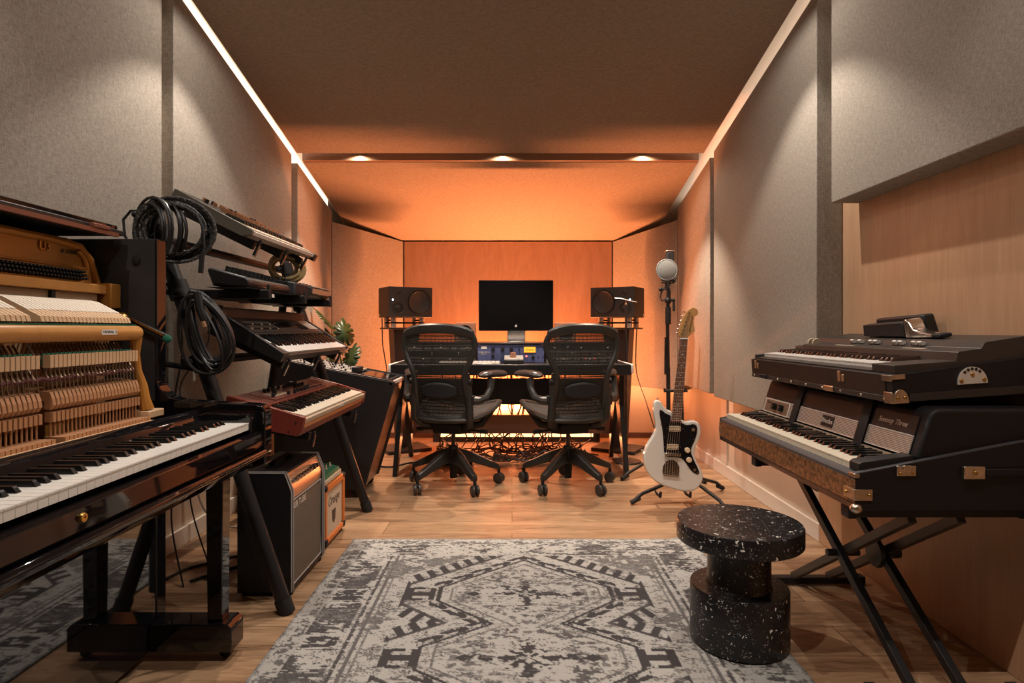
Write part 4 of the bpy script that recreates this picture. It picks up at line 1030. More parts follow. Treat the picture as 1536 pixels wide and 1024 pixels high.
# ------------------------------------------------------------------ electric piano on the right (local: x bass to treble, y away from the player)
rh = T('electric_piano', 'black electric piano with ribbed silver front and worn brown rail on the crossed stand', 'electric piano', (.925, 2.17, .533), (0, 0, -PI / 2))
V = M['vinyl']
XE = .535
for s in (-1, 1):
    P('case_side', MB().prism([(.0, .0), (.55, .0), (.55, .197), (.44, .182), (.0, .098)], 'x', s * XE, s * (XE - .016)), V, rh, .003)
P('case_bottom', MB().box(-XE + .016, XE - .016, .003, .55, .0, .016), V, rh)
P('case_back', MB().box(-XE + .016, XE - .016, .535, .55, .016, .19), V, rh)
P('bottom_plate', MB().box(-XE + .03, XE - .03, .03, .42, -.007, -.0005), M['blackm'], rh)
fr = P('front_rail', MB().box(-XE + .001, XE - .001, -.001, .014, .018, .084), M['rust'], rh, .002)
P('rail_cap', MB().prism([(-.001, .0845), (-.0005, .092), (.004, .097), (.03, .099), (.03, .085)], 'x', -XE + .016, XE - .016), M['vinylgrey'], rh)
P('side_trim', MB().prism([(.0, .0982), (.44, .1822), (.55, .1972), (.55, .2002), (.44, .1852), (.0, .1012)], 'x', XE - .0165, XE + .0005), M['vinylgrey'], rh)
keys(rh, -.5165, 43, 2, .026, .118, M['cream'], M['ebony'], .0229, .14, .022, .095, tag='rhodes')
for x0, x1 in ((.4695, .518),):
    P('key_block', MB().prism([(.02, .10), (.02, .122), (.028, .128), (.17, .146), (.17, .10)], 'x', x0, x1), M['black'], rh, .002)
P('key_rail', MB().box(-.518, .518, .1665, .178, .10, .130), M['tan'], rh)
lidp = [(.178, .130), (.216, .254), (.224, .268), (.240, .273), (.53, .273), (.53, .17), (.20, .13)]
ld = P('lid', MB().prism(lidp, 'x', -.517, .517), V, rh, .012, 4)
up = Vector((0, .038, .124)).normalized(); nf = Vector((0, -up.z, up.y))
def face(x0, x1, t0, t1, off, th=.003):
    """a plate on the slanted lid front between fractions t0 and t1 of its height"""
    b = Vector((0, .178, .130)); h = .1297; m = MB()
    q = [b + up * (h * t) + nf * o + Vector((x, 0, 0)) for o in (off - th, off) for x, t in ((x0, t0), (x1, t0), (x1, t1), (x0, t1))]
    return m.add(q, [(0,1,2,3), (4,5,6,7), (0,1,5,4), (1,2,6,5), (2,3,7,6), (3,0,4,7)])
def face_at(x, t, off):
    return frame(Vector((x, .178, .130)) + up * (.1297 * t) + nf * off, (1, 0, 0), up)
P('upper_panel', face(-.50, .482, .50, .93, .0035), M['black'], rh)
for x0, x1 in ((-.505, -.225), (-.175, .225), (.272, .482)):
    g = P('grille', face(x0, x1, .06, .49, .004), M['grille'], rh, .001)
    P('grille_trim', MB().tube([p + nf * .004 + Vector((x, .178, .130)) + up * (.1297 * t) for p, x, t in ((Vector(), x0, .06), (Vector(), x1, .06), (Vector(), x1, .49), (Vector(), x0, .49))], .0018, 5, True), M['letter'], g)
bd = P('badge', face(.0, .075, .14, .44, .0065), M['black'], rh)
TEXT('badge_lettering', 'Rhodes', M['letter'], bd, face_at(.0375, .29, .0068), .024)
TEXT('script_lettering', 'Seventy Three', M['letter'], rh, face_at(.375, .70, .0042), .023, shear=.35)
cp = P('control_plate', face(-.485, -.255, .04, .50, .0065), M['letter'], rh)
P('plate_face', face(-.475, -.265, .08, .46, .0075), M['panelbrown'], cp)
TEXT('plate_lettering', 'Rhodes', M['dletter'], cp, face_at(-.44, .37, .0078), .016)
for x in (-.375, -.315):
    c = Vector((x, .178, .130)) + up * (.1297 * .27) + nf * .0075
    k = P('knob', MB().tube([c, c + nf * .016], .0135, 16), M['blackm'], cp)
    P('knob_cap', MB().tube([c + nf * .0165, c + nf * .018], .009, 12), M['chrome'], k)
for x in (-.20, .248):
    q = [(.165, .128), (.174, .130), (.214, .262), (.222, .274), (.245, .279), (.42, .279)]
    m = MB().tube([(x, y - .0075 * (1 if i < 3 else .5), z + (.0 if i < 3 else .003)) for i, (y, z) in enumerate(q)], .01, 8, flat=(.024, .003))
    P('strap', m, M['blackm'], rh)
# hardware on the end that faces the room
xs = XE + .0005
def plate(name, y0, y1, z0, z1, th=.004, m='nickel', bev=.002):
    return P(name, MB().box(xs - .001, xs + th, y0, y1, z0, z1), M[m], rh, bev)
p1 = plate('strike_plate', .11, .162, .094, .122)
for yy in (.12, .152): P('rivet', MB().ball((xs + .004, yy, .102), .004, 8), M['brass'], p1)
P('strike_lip', MB().box(xs + .002, xs + .010, .125, .148, .112, .124), M['nickel'], p1, .002)
p2 = plate('handle_bracket', .285, .342, .088, .122, .012)
P('rivet', MB().ball((xs + .012, .315, .105), .006, 8), M['brass'], p2)
P('carry_handle', MB().box(xs + .001, xs + .009, .343, .54, .095, .115), M['blackm'], rh, .003)
m = MB().box(xs - .001, xs + .003, -.003, .045, .028, .058).box(XE - .05, XE + .003, -.0045, -.0005, .028, .058)
cr = P('corner_bracket', m, M['nickel'], rh, .001)
P('rivet', MB().ball((xs + .004, .036, .043), .005, 8), M['brass'], cr); P('rivet', MB().ball((XE - .036, -.005, .043), .005, 8), M['brass'], cr)
P('corner_cap', MB().ball((XE - .003, .004, .006), .016, 12, (1, 1, .9)), M['nickel'], rh)
P('corner_clip', MB().box(XE - .03, XE + .002, -.003, .012, .088, .1005), M['nickel'], rh, .002)
P('corner_clip', MB().box(-XE - .002, -XE + .02, -.003, .012, .03, .06), M['nickel'], rh, .002)

# string synthesizer lying on top of it
TL = math.radians(4.0)
sy = T('cased_synthesizer', 'brown and black cased vintage synthesizer lying on top of the electric piano', 'synthesizer', (1.078, 2.213, .8138), (TL, 0, -PI / 2))
XE2 = .50
P('case', MB().prism([(.0, .0), (.0, .078), (.012, .080), (.40, .107), (.40, .0)], 'x', -XE2, XE2), M['vinyl'], sy, .003)
f = P('front_board', MB().box(-XE2 + .001, XE2 - .03, -.0025, .001, .018, .0775), M['caseb'], sy)
P('bottom_strip', MB().box(-XE2, XE2, -.004, .002, .0, .017), M['brownmetal'], sy, .001)
for k in range(9):
    P('rivet', MB().ball((-.47 + .117 * k, -.0045, .009), .0042, 8), M['nickel'], f)
for x in (-.445, .235):
    l = P('latch', MB().box(x - .012, x + .002, -.008, -.002, .040, .074).box(x + .010, x + .022, -.007, -.002, .040, .064), M['copper'], sy, .002)
for x, mm in ((-.37, 'blackm'), (.16, 'copper')):
    P('handle_end', MB().box(x - .03, x + .03, -.011, -.004, .001, .02), M[mm], sy, .004)
P('key_slip', MB().prism([(.010, .0795), (.010, .085), (.046, .088), (.046, .08)], 'x', -.49, .385), M['brownmetal'], sy)
keys(sy, -.474, 36, 0, .046, .102, M['ivory'], M['ebonym'], .0238, .142, .018, .09, tag='arp')
P('key_block', MB().box(.386, .494, .012, .192, .080, .106), M['brownmetal'], sy, .002)
P('key_block', MB().box(-.494, -.476, .012, .192, .080, .098), M['brownmetal'], sy, .002)
P('console', MB().prism([(.186, .09), (.195, .130), (.200, .1325), (.262, .136), (.272, .152), (.277, .154), (.399, .164), (.399, .09)], 'x', -.42, .494), M['brownmetal'], sy, .0015)
P('wheel_block', MB().prism([(.186, .09), (.198, .124), (.30, .13), (.30, .09)], 'x', -.494, -.421), M['brownmetal'], sy, .002)
for y in (.215, .235):
    P('control_wheel', MB().lathe([(.018, -.005), (.020, 0), (.018, .005)], (-.395 + (y - .215) * 2, .222, .137), 'x', 16), M['tan'], sy)
for k, x in enumerate((-.15, -.10, -.03, .0, .11, .14, .21, .24)):
    b = P('slider_tab', MB().prism([(.255, .138), (.248, .150), (.253, .1545), (.268, .149), (.268, .14)], 'x', x, x + .018), M['letter'], sy, .001)
    P('slider_slot', MB().box(x - .012, x, .258, .2665, .1355, .146), M['black'], b)
for x0, x1 in ((-.19, -.06), (.22, .33)):
    P('legend', MB().prism([(.208, .1330), (.222, .1338), (.222, .1345), (.208, .1337)], 'x', x0, x1), M['tan'], sy)
xs2 = XE2 + .0005
hp = [(.182, .040)] + [(.224 - .042 * math.cos(a), .042 + .046 * math.sin(a)) for a in [PI * i / 14 for i in range(15)]] + [(.266, .040)]
q = P('angle_plate', MB().prism(hp, 'x', xs2 - .001, xs2 + .004), M['letter'], sy)
for k in range(5):
    a = PI * (.28 + .11 * k); P('plate_hole', MB().lathe([(.0005, 0), (.0042, 0), (.0042, .001), (.0005, .001)], (xs2 + .004, .224 - .033 * math.cos(a), .046 + .036 * math.sin(a)), 'x', 10), M['black'], q)
for yy, zz in ((.192, .05), (.256, .05), (.224, .066)):
    P('bolt', MB().ball((xs2 + .004, yy, zz), .006, 10, (.6, 1, 1)), M['brass'], q)
hc = [(-.004, -.002)] + [(.018 - .024 * math.cos(a) * 1.0, .0 + .040 * math.sin(a)) for a in [PI * i / 12 for i in range(13)]]
q = P('corner_guard', MB().prism([(.042, -.002)] + [(.019 + .023 * math.cos(a), .038 * math.sin(a)) for a in [PI * i / 12 for i in range(13)]] + [(-.005, -.002)], 'x', xs2 - .002, xs2 + .004).box(XE2 - .035, XE2 + .003, -.0065, -.001, -.002, .03), M['nickel'], sy, .001)
for yy in (.010, .03): P('rivet', MB().ball((xs2 + .004, yy, .014), .005, 8), M['brass'], q)
P('corner_guard', MB().box(xs2 - .002, xs2 + .003, -.004, .036, .066, .080).box(XE2 - .04, XE2 + .002, -.006, -.001, .062, .078), M['nickel'], sy, .001)
P('lower_band', MB().box(xs2 - .001, xs2 + .002, .045, .40, .002, .024), M['brownmetal'], sy)
for x, y in ((-.4, .06), (.4, .06), (-.4, .30), (.4, .30)):
    P('foot', MB().lathe([(.016, 0), (.014, -.011 - (.0 if y < .1 else .0165))], (x, y, 0), 'z', 12), M['blackrub'], sy)

# sustain pedal on the synthesizer
fp = T('sustain_pedal', 'black foot pedal with chrome lever lying on the top synthesizer by the wood wall', 'pedal', (1.385, 2.20, .9955), (math.radians(8.7), 0, -PI / 2))
P('housing', MB().prism([(-.155, .003), (-.150, .048), (.085, .056), (.098, .003)], 'y', -.02, .03), M['black'], fp, .004)
P('rear_housing', MB().prism([(-.155, .0), (-.150, .064), (.120, .074), (.135, .0)], 'y', .032, .075), M['black'], fp, .008, 3)
P('lever', MB().loft([[(x, y0, z0), (x, y1, z0), (x, y1, z1), (x, y0, z1)] for x, y0, y1, z0, z1 in ((.100, -.022, .03, .0, .062), (.112, -.024, .032, .0, .066), (.125, -.022, .03, .0, .056), (.137, -.02, .028, .0, .03), (.165, -.016, .024, .0, .021), (.215, -.014, .022, .002, .014), (.235, -.012, .02, .003, .012))]), M['chrome'], fp, .004, 3)
P('lever_pad', MB().box(.218, .262, -.016, .024, .001, .0145), M['blackrub'], fp, .004)
for x in (-.14, .06):
    P('foot', MB().lathe([(.01, 0), (.01, .003)], (x, .005, -.0002), 'z', 10), M['blackrub'], fp)

# crossed stand
xk = T('crossed_stand', 'black double-braced crossed stand under the electric piano', 'keyboard stand', (1.15, 2.05, 0))
XA, XB = 1.105, 1.245
for x in (XA, XB):
    P('brace', MB().bar((x, 2.37, .488), (x, 1.68, .032), .024, .028), BM, xk, .002)
    P('brace', MB().bar((x + .028, 2.44, .032), (x + .028, 1.72, .488), .024, .028), M['bronze'] if 'bronze' in M else BM, xk, .002)
for y in (2.37, 1.72):
    b = P('top_arm', MB().box(.95, 1.44, y - .018, y + .018, .494, .522), BM, xk, .003)
    for x in (.955, 1.435):
        P('arm_cap', MB().box(x - .012, x + .012, y - .021, y + .021, .491, .5245), M['blackrub'], b, .003)
for y in (2.44, 1.68):
    b = P('foot_bar', MB().box(.99, 1.40, y - .018, y + .018, .006, .032), BM, xk, .003)
    for x in (1.0, 1.395):
        P('end_cap', MB().box(x - .016, x + .016, y - .022, y + .022, .0005, .036), M['blackrub'], b, .004)
c0 = Vector((XB + .014, 2.055, .268))
hb = P('locking_hub', MB().lathe([(.001, -.038), (.046, -.036), (.05, -.028), (.05, -.024), (.001, -.022)], c0, 'x', 24), M['black'], xk)
P('hub_knob', MB().lathe([(.001, .020), (.02, .022), (.02, .05), (.001, .052)], c0, 'x', 14), M['black'], hb)
for x in (XA + .014,):
    P('pivot_bolt', MB().lathe([(.001, -.055), (.012, -.053), (.012, .055), (.001, .057)], (x, 2.055, .268), 'x', 12), M['black'], xk)
wire('cable', 'thin black cable coming out under the front edge of the electric piano', [(1.0, 2.02, .528), (.99, 2.0, .505), (1.0, 1.97, .50), (1.02, 1.95, .528)], .005)

# ------------------------------------------------------------------ stool
st = T('stool', 'black terrazzo pedestal stool with round top standing half on the rug', 'stool', (.742, 1.985, .0095))
P('base', MB().lathe([(.001, .0095), (.150, .0095), (.154, .0135), (.154, .187), (.151, .192), (.001, .192)], (.742, 1.985, 0), 'z', 64), M['terrazzo'], st)
P('neck', MB().lathe([(.104, .1922), (.099, .20), (.098, .334), (.001, .3345)], (.742, 1.985, 0), 'z', 48).lathe([(.001, .1921), (.104, .1922)], (.742, 1.985, 0), 'z', 48), M['terrazzo'], st)
P('top', MB().lathe([(.001, .3348), (.192, .3348), (.197, .340), (.197, .391), (.194, .396), (.001, .3965)], (.742, 1.985, 0), 'z', 72), M['terrazzo'], st)

# ------------------------------------------------------------------ guitar on its stand (body outline in the plane of the guitar, 3.5 m away)
GY = 3.50
gw = lambda u, v: ((930 + u / 5.12 - CX) * GY / F, CH - (580 + v / 5.12 - HY) * GY / F)
hw = lambda u, v: ((960 + u / 4.27 - CX) * GY / F, CH - (360 + v / 4.27 - HY) * GY / F)
def smooth(poly, it=2):
    for _ in range(it):
        out = []
        for i in range(len(poly)):
            a, b = Vector(poly[i]), Vector(poly[(i + 1) % len(poly)])
            out += [a * .75 + b * .25, a * .25 + b * .75]
        poly = [tuple(p) for p in out]
    return poly
gt = T('electric_guitar', 'white offset electric guitar with black pickguard held upright on a floor stand', 'guitar', (.92, GY, .10))
body = [(278, 98), (308, 108), (330, 148), (352, 170), (388, 184), (420, 210), (462, 246), (500, 268), (552, 252), (598, 270), (618, 322), (606, 392), (572, 456), (562, 512), (582, 572), (618, 632), (634, 690), (612, 752), (562, 796), (478, 800), (398, 778), (318, 752), (248, 708), (200, 645), (177, 582), (178, 512), (198, 450), (238, 392), (270, 332), (272, 282), (258, 222), (252, 160), (260, 112)]
P('body', MB().prism(smooth([gw(*p) for p in body]), 'y', GY - .022, GY + .022), M['guitar'], gt, .009, 4)
gd = [(296, 168), (318, 178), (345, 202), (382, 214), (382, 262), (420, 266), (458, 266), (480, 282), (515, 290), (560, 278), (584, 300), (582, 350), (562, 412), (540, 452), (535, 500), (554, 548), (586, 612), (600, 648), (594, 664), (572, 662), (538, 638), (500, 582), (472, 545), (440, 536), (342, 530), (330, 505), (326, 400), (315, 300), (296, 218)]
pg = P('pickguard', MB().prism(smooth([gw(*p) for p in gd], 1), 'y', GY - .0245, GY - .0222), M['guard'], gt)
for u, v in ((304, 178), (306, 280), (330, 380), (489, 290), (556, 286), (578, 340), (556, 398), (535, 460), (540, 560), (585, 650), (520, 610), (350, 470)):
    x, z = gw(u, v); P('screw', MB().lathe([(.003, -.0008), (.003, 0)], (x, GY - .0246, z), 'y', 8), M['chrome'], pg)
for u, v in ((411, 316), (395, 454)):
    x, z = gw(u, v)
    pu = P('pickup', MB().prism(smooth([(x - .033, z - .016), (x + .033, z - .016), (x + .033, z - .0035), (x + .030, z), (x + .033, z + .0035), (x + .033, z + .016), (x - .033, z + .016), (x - .033, z + .0035), (x - .030, z), (x - .033, z - .0035)], 1), 'y', GY - .031, GY - .0247), M['pickup'], gt, .0015)
    for k in range(6):
        for zz in (.0085, -.0085):
            P('pole_piece', MB().lathe([(.0028, -.0008), (.0028, 0)], (x - .0265 + .0106 * k, GY - .0312, z + zz), 'y', 8), M['dletter'] , pu)
    for sx in (-.044, .044):
        P('screw', MB().lathe([(.003, -.001), (.003, 0)], (x + sx, GY - .0247, z), 'y', 8), M['chrome'], pu)
for u, v, r in ((506, 478, .0155), (519, 552, .0155)):
    x, z = gw(u, v); P('control_knob', MB().lathe([(r, 0), (r * .95, -.012), (r * .8, -.0145), (.0005, -.0145)], (x, GY - .0246, z), 'y', 20), M['pickup'], gt)
x, z = gw(552, 322); P('selector_switch', MB().lathe([(.011, 0), (.011, -.004), (.005, -.005), (.004, -.016), (.0005, -.017)], (x, GY - .0246, z), 'y', 14), M['nickel'], gt)
x, z = gw(562, 628); P('output_jack', MB().lathe([(.009, 0), (.009, -.004), (.005, -.004), (.005, -.002), (.0005, -.002)], (x, GY - .0246, z), 'y', 14), M['chrome'], gt)
tp_ = [(322, 672), (318, 640), (324, 600), (345, 566), (370, 555), (405, 556), (432, 575), (446, 605), (447, 640), (440, 682), (380, 678)]
tm = P('tremolo_plate', MB().prism([gw(*p) for p in tp_], 'y', GY - .0245, GY - .0222), M['darkchrome'] if 'darkchrome' in M else M['chrome'], gt, .0008)
for u, v in ((335, 650), (350, 580), (416, 596), (436, 635), (400, 650), (375, 665)):
    x, z = gw(u, v); P('screw', MB().lathe([(.0035, -.001), (.0035, 0)], (x, GY - .0246, z), 'y', 8), M['chrome'], tm)
a, b = gw(322, 660), gw(444, 672)
P('string_bar', MB().tube([(a[0], GY - .029, a[1]), (b[0], GY - .029, b[1])], .005, 8), M['chrome'], tm)
a, b = gw(332, 506), gw(456, 514)
P('bridge', MB().bar((a[0], GY - .03, a[1]), (b[0], GY - .03, b[1]), .012, .017), M['chrome'], gt, .002)
n0, n1, h0, h1 = gw(383, 266), gw(459, 266), hw(247, 632), hw(297, 632)
P('neck', MB().loft([[(n0[0], GY - .026, n0[1]), (n1[0], GY - .026, n1[1]), (n1[0] - .01, GY - .001, n1[1]), (n0[0] + .01, GY - .001, n0[1])], [(h0[0], GY - .026, h0[1]), (h1[0], GY - .026, h1[1]), (h1[0] - .008, GY - .008, h1[1]), (h0[0] + .008, GY - .008, h0[1])]]), M['maple'], gt, .004)
fb = P('fretboard', MB().loft([[(n0[0], GY - .031, n0[1] + .0), (n1[0], GY - .031, n1[1]), (n1[0], GY - .0262, n1[1]), (n0[0], GY - .0262, n0[1])], [(h0[0], GY - .031, h0[1]), (h1[0], GY - .031, h1[1]), (h1[0], GY - .0262, h1[1]), (h0[0], GY - .0262, h0[1])]]), M['rosewood'], gt)
nl = lambda t: (n0[0] * (1 - t) + h0[0] * t, n0[1] * (1 - t) + h0[1] * t); nr = lambda t: (n1[0] * (1 - t) + h1[0] * t, n1[1] * (1 - t) + h1[1] * t)
for k in range(1, 22):
    s = 1 - 2 ** (-k / 12); t = 1 - s / (1 - 2 ** (-22 / 12))
    p, q = nl(t), nr(t); P('fret', MB().tube([(p[0], GY - .0312, p[1]), (q[0], GY - .0312, q[1])], .0013, 5), M['chrome'], fb)
    if k in (3, 5, 7, 9, 12, 15, 17, 19, 21):
        s2 = 1 - 2 ** (-(k - .5) / 12); t2 = 1 - s2 / (1 - 2 ** (-22 / 12)); p, q = nl(t2), nr(t2)
        P('inlay_dot', MB().lathe([(.0035, 0), (.0035, -.0006), (.0005, -.0006)], ((p[0] + q[0]) / 2, GY - .0311, (p[1] + q[1]) / 2), 'y', 10), M['ivory'], fb)
P('nut', MB().bar((h0[0], GY - .031, h0[1] + .002), (h1[0], GY - .031, h1[1] + .002), .01, .005), M['ivory'], gt)
hs = [(247, 628), (240, 600), (246, 568), (258, 535), (268, 500), (286, 470), (300, 450), (322, 434), (345, 434), (362, 448), (366, 466), (356, 484), (338, 490), (330, 500), (336, 540), (346, 580), (322, 600), (304, 618), (298, 630)]
hd = P('headstock', MB().prism(smooth([hw(*p) for p in hs], 1), 'y', GY - .022, GY - .008), M['maple'], gt, .002)
TEXT('lettering', 'Jazzmaster', M['dletter'], hd, frame(Vector((*hw(322, 540)[:1], GY - .0224, hw(322, 540)[1])) - Vector(gt.location), (-.22, 0, -.97), (.97, 0, -.22)), .022, shear=.25)
for k in range(6):
    u, v = 252 + 9.6 * k, 600 - 27 * k; x, z = hw(u, v)
    tn = P('tuning_post', MB().lathe([(.0045, 0), (.0045, -.014), (.0005, -.014)], (x + .006, GY - .022, z), 'y', 10), M['chrome'], gt)
    P('tuner_button', MB().ball((x - .017, GY - .012, z + .004), .007, 10, (1.2, .7, .8)).tube([(x - .012, GY - .012, z + .004), (x + .004, GY - .012, z)], .0022, 6), M['chrome'], tn)
for k in range(6):
    f_ = (k + .5) / 6; a = Vector(gw(335 + 18 * k, 668)); q = Vector(nl(1)) * (1 - f_) + Vector(nr(1)) * f_; e_ = Vector(hw(252 + 9.6 * k, 600 - 27 * k))
    br_ = Vector(gw(340 + 18 * k, 508))
    P('string', MB().tube([(a.x, GY - .032, a.y), (br_.x, GY - .040, br_.y), (q.x, GY - .0345, q.y + .002), (e_.x + .006, GY - .030, e_.y)], .0008 + .0001 * (5 - k), 5), M['alu'], gt)
x, z = gw(288, 92); P('strap_button', MB().lathe([(.006, 0), (.004, .006), (.007, .012), (.0005, .012)], (x, GY, z - .002), 'z', 10), M['chrome'], gt)
x, z = gw(176, 488); P('strap_button', MB().ball((x - .006, GY, z), .008, 10), M['chrome'], gt)

gs_ = T('guitar_stand', 'black tubular guitar stand with yoke holding the white guitar', 'guitar stand', (1.04, 3.64, 0))
c = Vector((1.045, 3.645, .15))
P('pole', MB().tube([c, c + Vector((-.01, .02, .10)), (1.0, 3.585, .69)], .011, 10), BM, gs_)
yz = wp(1000, 587, 3.555)
P('yoke', MB().tube([wp(966 + 30, 586, 3.56), wp(1031, 586, 3.56)], .009, 10).tube([wp(998, 586, 3.56), wp(997, 584, 3.46)], .008, 8).tube([wp(1029, 586, 3.56), wp(1028, 584, 3.46)], .008, 8), M['blackrub'], gs_)
for tip in ((.695, 3.54, .014), (1.345, 3.87, .014), (1.20, 3.36, .014)):
    t = Vector(tip); l = P('leg', MB().tube([c, c * .2 + t * .8 + Vector((0, 0, .02)), t], .0105, 10), BM, gs_)
    d = (t - c).normalized()
    P('rubber_foot', MB().tube([t - d * .06 + Vector((0, 0, .002)), t], .0138, 10), M['blackrub'], l)
P('hub', MB().tube([c - Vector((0, 0, .03)), c + Vector((0, 0, .05))], .02, 12), M['blackm'], gs_)
for sx in (-.10, .07):
    b = Vector((.945 + sx, 3.615, .10))
    P('cradle_arm', MB().tube([c + Vector((0, 0, .02)), (.945 + sx * 1.0, 3.60, .075), (.945 + sx, 3.53, .066), (.945 + sx, 3.455, .072), (.945 + sx, 3.448, .100)], .008, 8), M['blackrub'], gs_)

# ------------------------------------------------------------------ microphone, pop filter and stand
MY = 4.40
ms = T('microphone_stand', 'tall black microphone stand on three legs behind the white guitar', 'microphone stand', (1.135, MY, 0))
px = lambda u, v, d=MY: wp(960 + u / 4.27, 360 + v / 4.27, d)
P('pole', MB().tube([(1.135, MY, .16), (1.132, MY, .75)], .016, 12).tube([(1.132, MY, .75), px(176, 520), px(180, 385)], .0135, 12), BM, ms)
P('clutch', MB().tube([px(170, 860), px(173, 620)], .018, 12), BM, ms)
P('grip', MB().tube([px(180, 540), px(180, 430)], .021, 12), M['blackm'], ms)
P('boom_joint', MB().ball(px(180, 388), .026, 12).tube([px(180, 388), px(222, 380)], .011, 8).tube([px(216, 375), px(216, 455)], .009, 8), M['blackm'], ms)
P('riser', MB().tube([px(182, 385), px(184, 330), px(176, 300), px(182, 262)], .016, 10), BM, ms)
P('side_knob', MB().ball(px(130, 315), .014, 10).tube([px(130, 315), px(170, 310)], .008, 8), M['bmetal'], ms)
P('curl_cable', MB().tube([px(160, 300), px(138, 330), px(130, 365), px(140, 388), px(165, 375)], .006, 7), M['cable'], ms)
for tip in ((.742, 4.11, .012), (1.30, 4.56, .012), (1.28, 4.02, .012)):
    t = Vector(tip); l = P('leg', MB().tube([(1.135, MY, .16), t * .85 + Vector((1.135, MY, .16)) * .15 + Vector((0, 0, .012)), t], .011, 8), BM, ms)
    d = (t - Vector((1.135, MY, .16))).normalized(); P('rubber_foot', MB().tube([t - d * .05 + Vector((0, 0, .003)), t], .0155, 8), M['blackrub'], l)
mc = T('microphone', 'black studio condenser microphone held in a shock mount on the tall stand', 'microphone', px(188, 255))
P('body', MB().tube([px(188, 245), px(189, 195)], .024, 20), M['black'], mc)
P('capsule', MB().box(px(162, 0).x, px(217, 0).x, MY - .024, MY + .024, px(0, 195).z, px(0, 74).z), mat('mic_grille', (.03, .028, .03), .45, .5), mc, .012, 3)
P('cap', MB().box(px(161, 0).x, px(218, 0).x, MY - .026, MY + .026, px(0, 76).z, px(0, 68).z), M['nickel'], mc, .003)
smn = P('shock_mount', MB().tube([px(135, 250), px(160, 258), px(188, 262), px(215, 256), px(238, 240)], .009, 8).tube([px(140, 270), px(188, 280), px(232, 262)], .007, 8), M['blackm'], mc)
for u in (140, 152, 205, 228, 236):
    P('mount_clip', MB().tube([px(u, 232), px(u - 4, 285)], .006, 6), M['nickel'], smn)
pf = T('pop_filter', 'round grey pop filter disc in front of the studio microphone', 'pop filter', px(172, 250, MY - .12))
cpx = px(172, 190, MY - .10)
P('screen', MB().lathe([(.001, -.008), (.05, -.007), (.073, -.002), (.073, .002), (.001, .0)], cpx, 'y', 40), M['foam'], pf)
P('hoop', MB().tube([cpx + Vector((.0735 * math.cos(2 * PI * i / 40), 0, .0735 * math.sin(2 * PI * i / 40))) for i in range(40)], .004, 8, True), M['foam'], pf)
P('gooseneck', MB().tube([cpx + Vector((0, .0, -.076)), cpx + Vector((.0, .03, -.11)), px(180, 300, MY - .02)], .005, 8), M['blackm'], pf)
# ------------------------------------------------------------------ studio desk
M['crossp'] = mat('cross_board', (.52, .33, .24), .45)
dk = T('studio_desk', 'wide black studio desk with angled legs, rack bays and a raised shelf', 'desk', (-.01, 4.55, 0))
D = M['deskb']
P('desktop', MB().box(-.84, .825, 4.20, 4.92, .708, .782), D, dk, .004)
for x0, x1 in ((-.858, -.841), (.826, .843)):
    P('side_edge', MB().box(x0, x1, 4.198, 4.86, .722, .785), M['trimw'], dk, .006)
P('top_shelf', MB().box(-.80, .785, 4.46, 4.90, .914, .928), D, dk, .003)
for x in (-.787, -.262, .245, .772):
    P('rack_divider', MB().box(x - .008, x + .008, 4.475, 4.90, .7825, .9138), D, dk)
P('cable_tray', MB().box(-.775, .76, 4.60, 4.85, .455, .475).box(-.775, .76, 4.60, 4.62, .4755, .655), M['black'], dk, .003)
for x in (-.765, .75):
    P('tray_hanger', MB().box(x - .008, x + .008, 4.62, 4.80, .4755, .7075), D, dk)
P('cross_panel', MB().box(-.80, .79, 4.875, 4.895, .19, .338), M['crossp'], dk, .002)
for s, x in ((-1, -.815), (1, .80)):
    P('leg', MB().prism([(4.215, .001), (4.262, .001), (4.60, .50), (4.62, .7075), (4.42, .7075), (4.43, .52)], 'x', x - .017, x + .017), M['bmetal'], dk, .003)
    P('leg', MB().prism([(4.885, .001), (4.93, .001), (4.78, .52), (4.77, .7075), (4.625, .7075), (4.61, .52)], 'x', x - .017, x + .017), M['bmetal'], dk, .003)

# rack units
def unit(label, x0, x1, z0, z1, m, y=4.466, name='rack_unit', cat='rack unit'):
    u = T(name, label, cat, ((x0 + x1) / 2, 4.6, z0))
    P('chassis', MB().box(x0 + .012, x1 - .012, y + .006, 4.80, z0 + .002, z1 - .002), M['blackm'], u)
    P('faceplate', MB().box(x0, x1, y, y + .006, z0, z1), m, u, .001)
    return u
cu = unit('blue tube compressor with yellow meter in the middle rack bay of the desk', -.252, .235, .7835, .9125, M['blue'], name='tube_compressor', cat='compressor')
YF = 4.4655
def fx(px_): return (660 + px_ / 6.98 - CX) * 4.466 / F
def fz(py_): return CH - (480 + py_ / 6.98 - HY) * 4.466 / F
for px_, py_, r in ((555, 305, .014), (655, 305, .014), (748, 305, .014), (555, 372, .011), (975, 385, .011), (828, 300, .006)):
    P('knob', MB().lathe([(r, 0), (r * .9, -.018), (.0005, -.019)], (fx(px_), YF, fz(py_)), 'y', 16), M['blackm'], cu)
me_ = P('meter', MB().box(fx(880), fx(1000), YF - .003, YF, fz(338), fz(280)), M['meter'], cu)
P('meter_scale', MB().box(fx(895), fx(985), YF - .0045, YF - .0031, fz(312), fz(308)), M['dletter'], me_)
P('indicator_lamp', MB().ball((fx(905), YF - .003, fz(377)), .007, 10), M['ledr'], cu)
P('white_badge', MB().box(fx(432), fx(490), YF - .001, YF, fz(300), fz(273)), M['plugw'], cu)
TEXT('lettering', 'TUBE-TECH', M['letter'], cu, frame(Vector((fx(461), YF - .0008, fz(338))) - Vector(cu.location), (1, 0, 0), (0, 0, 1)), .017)
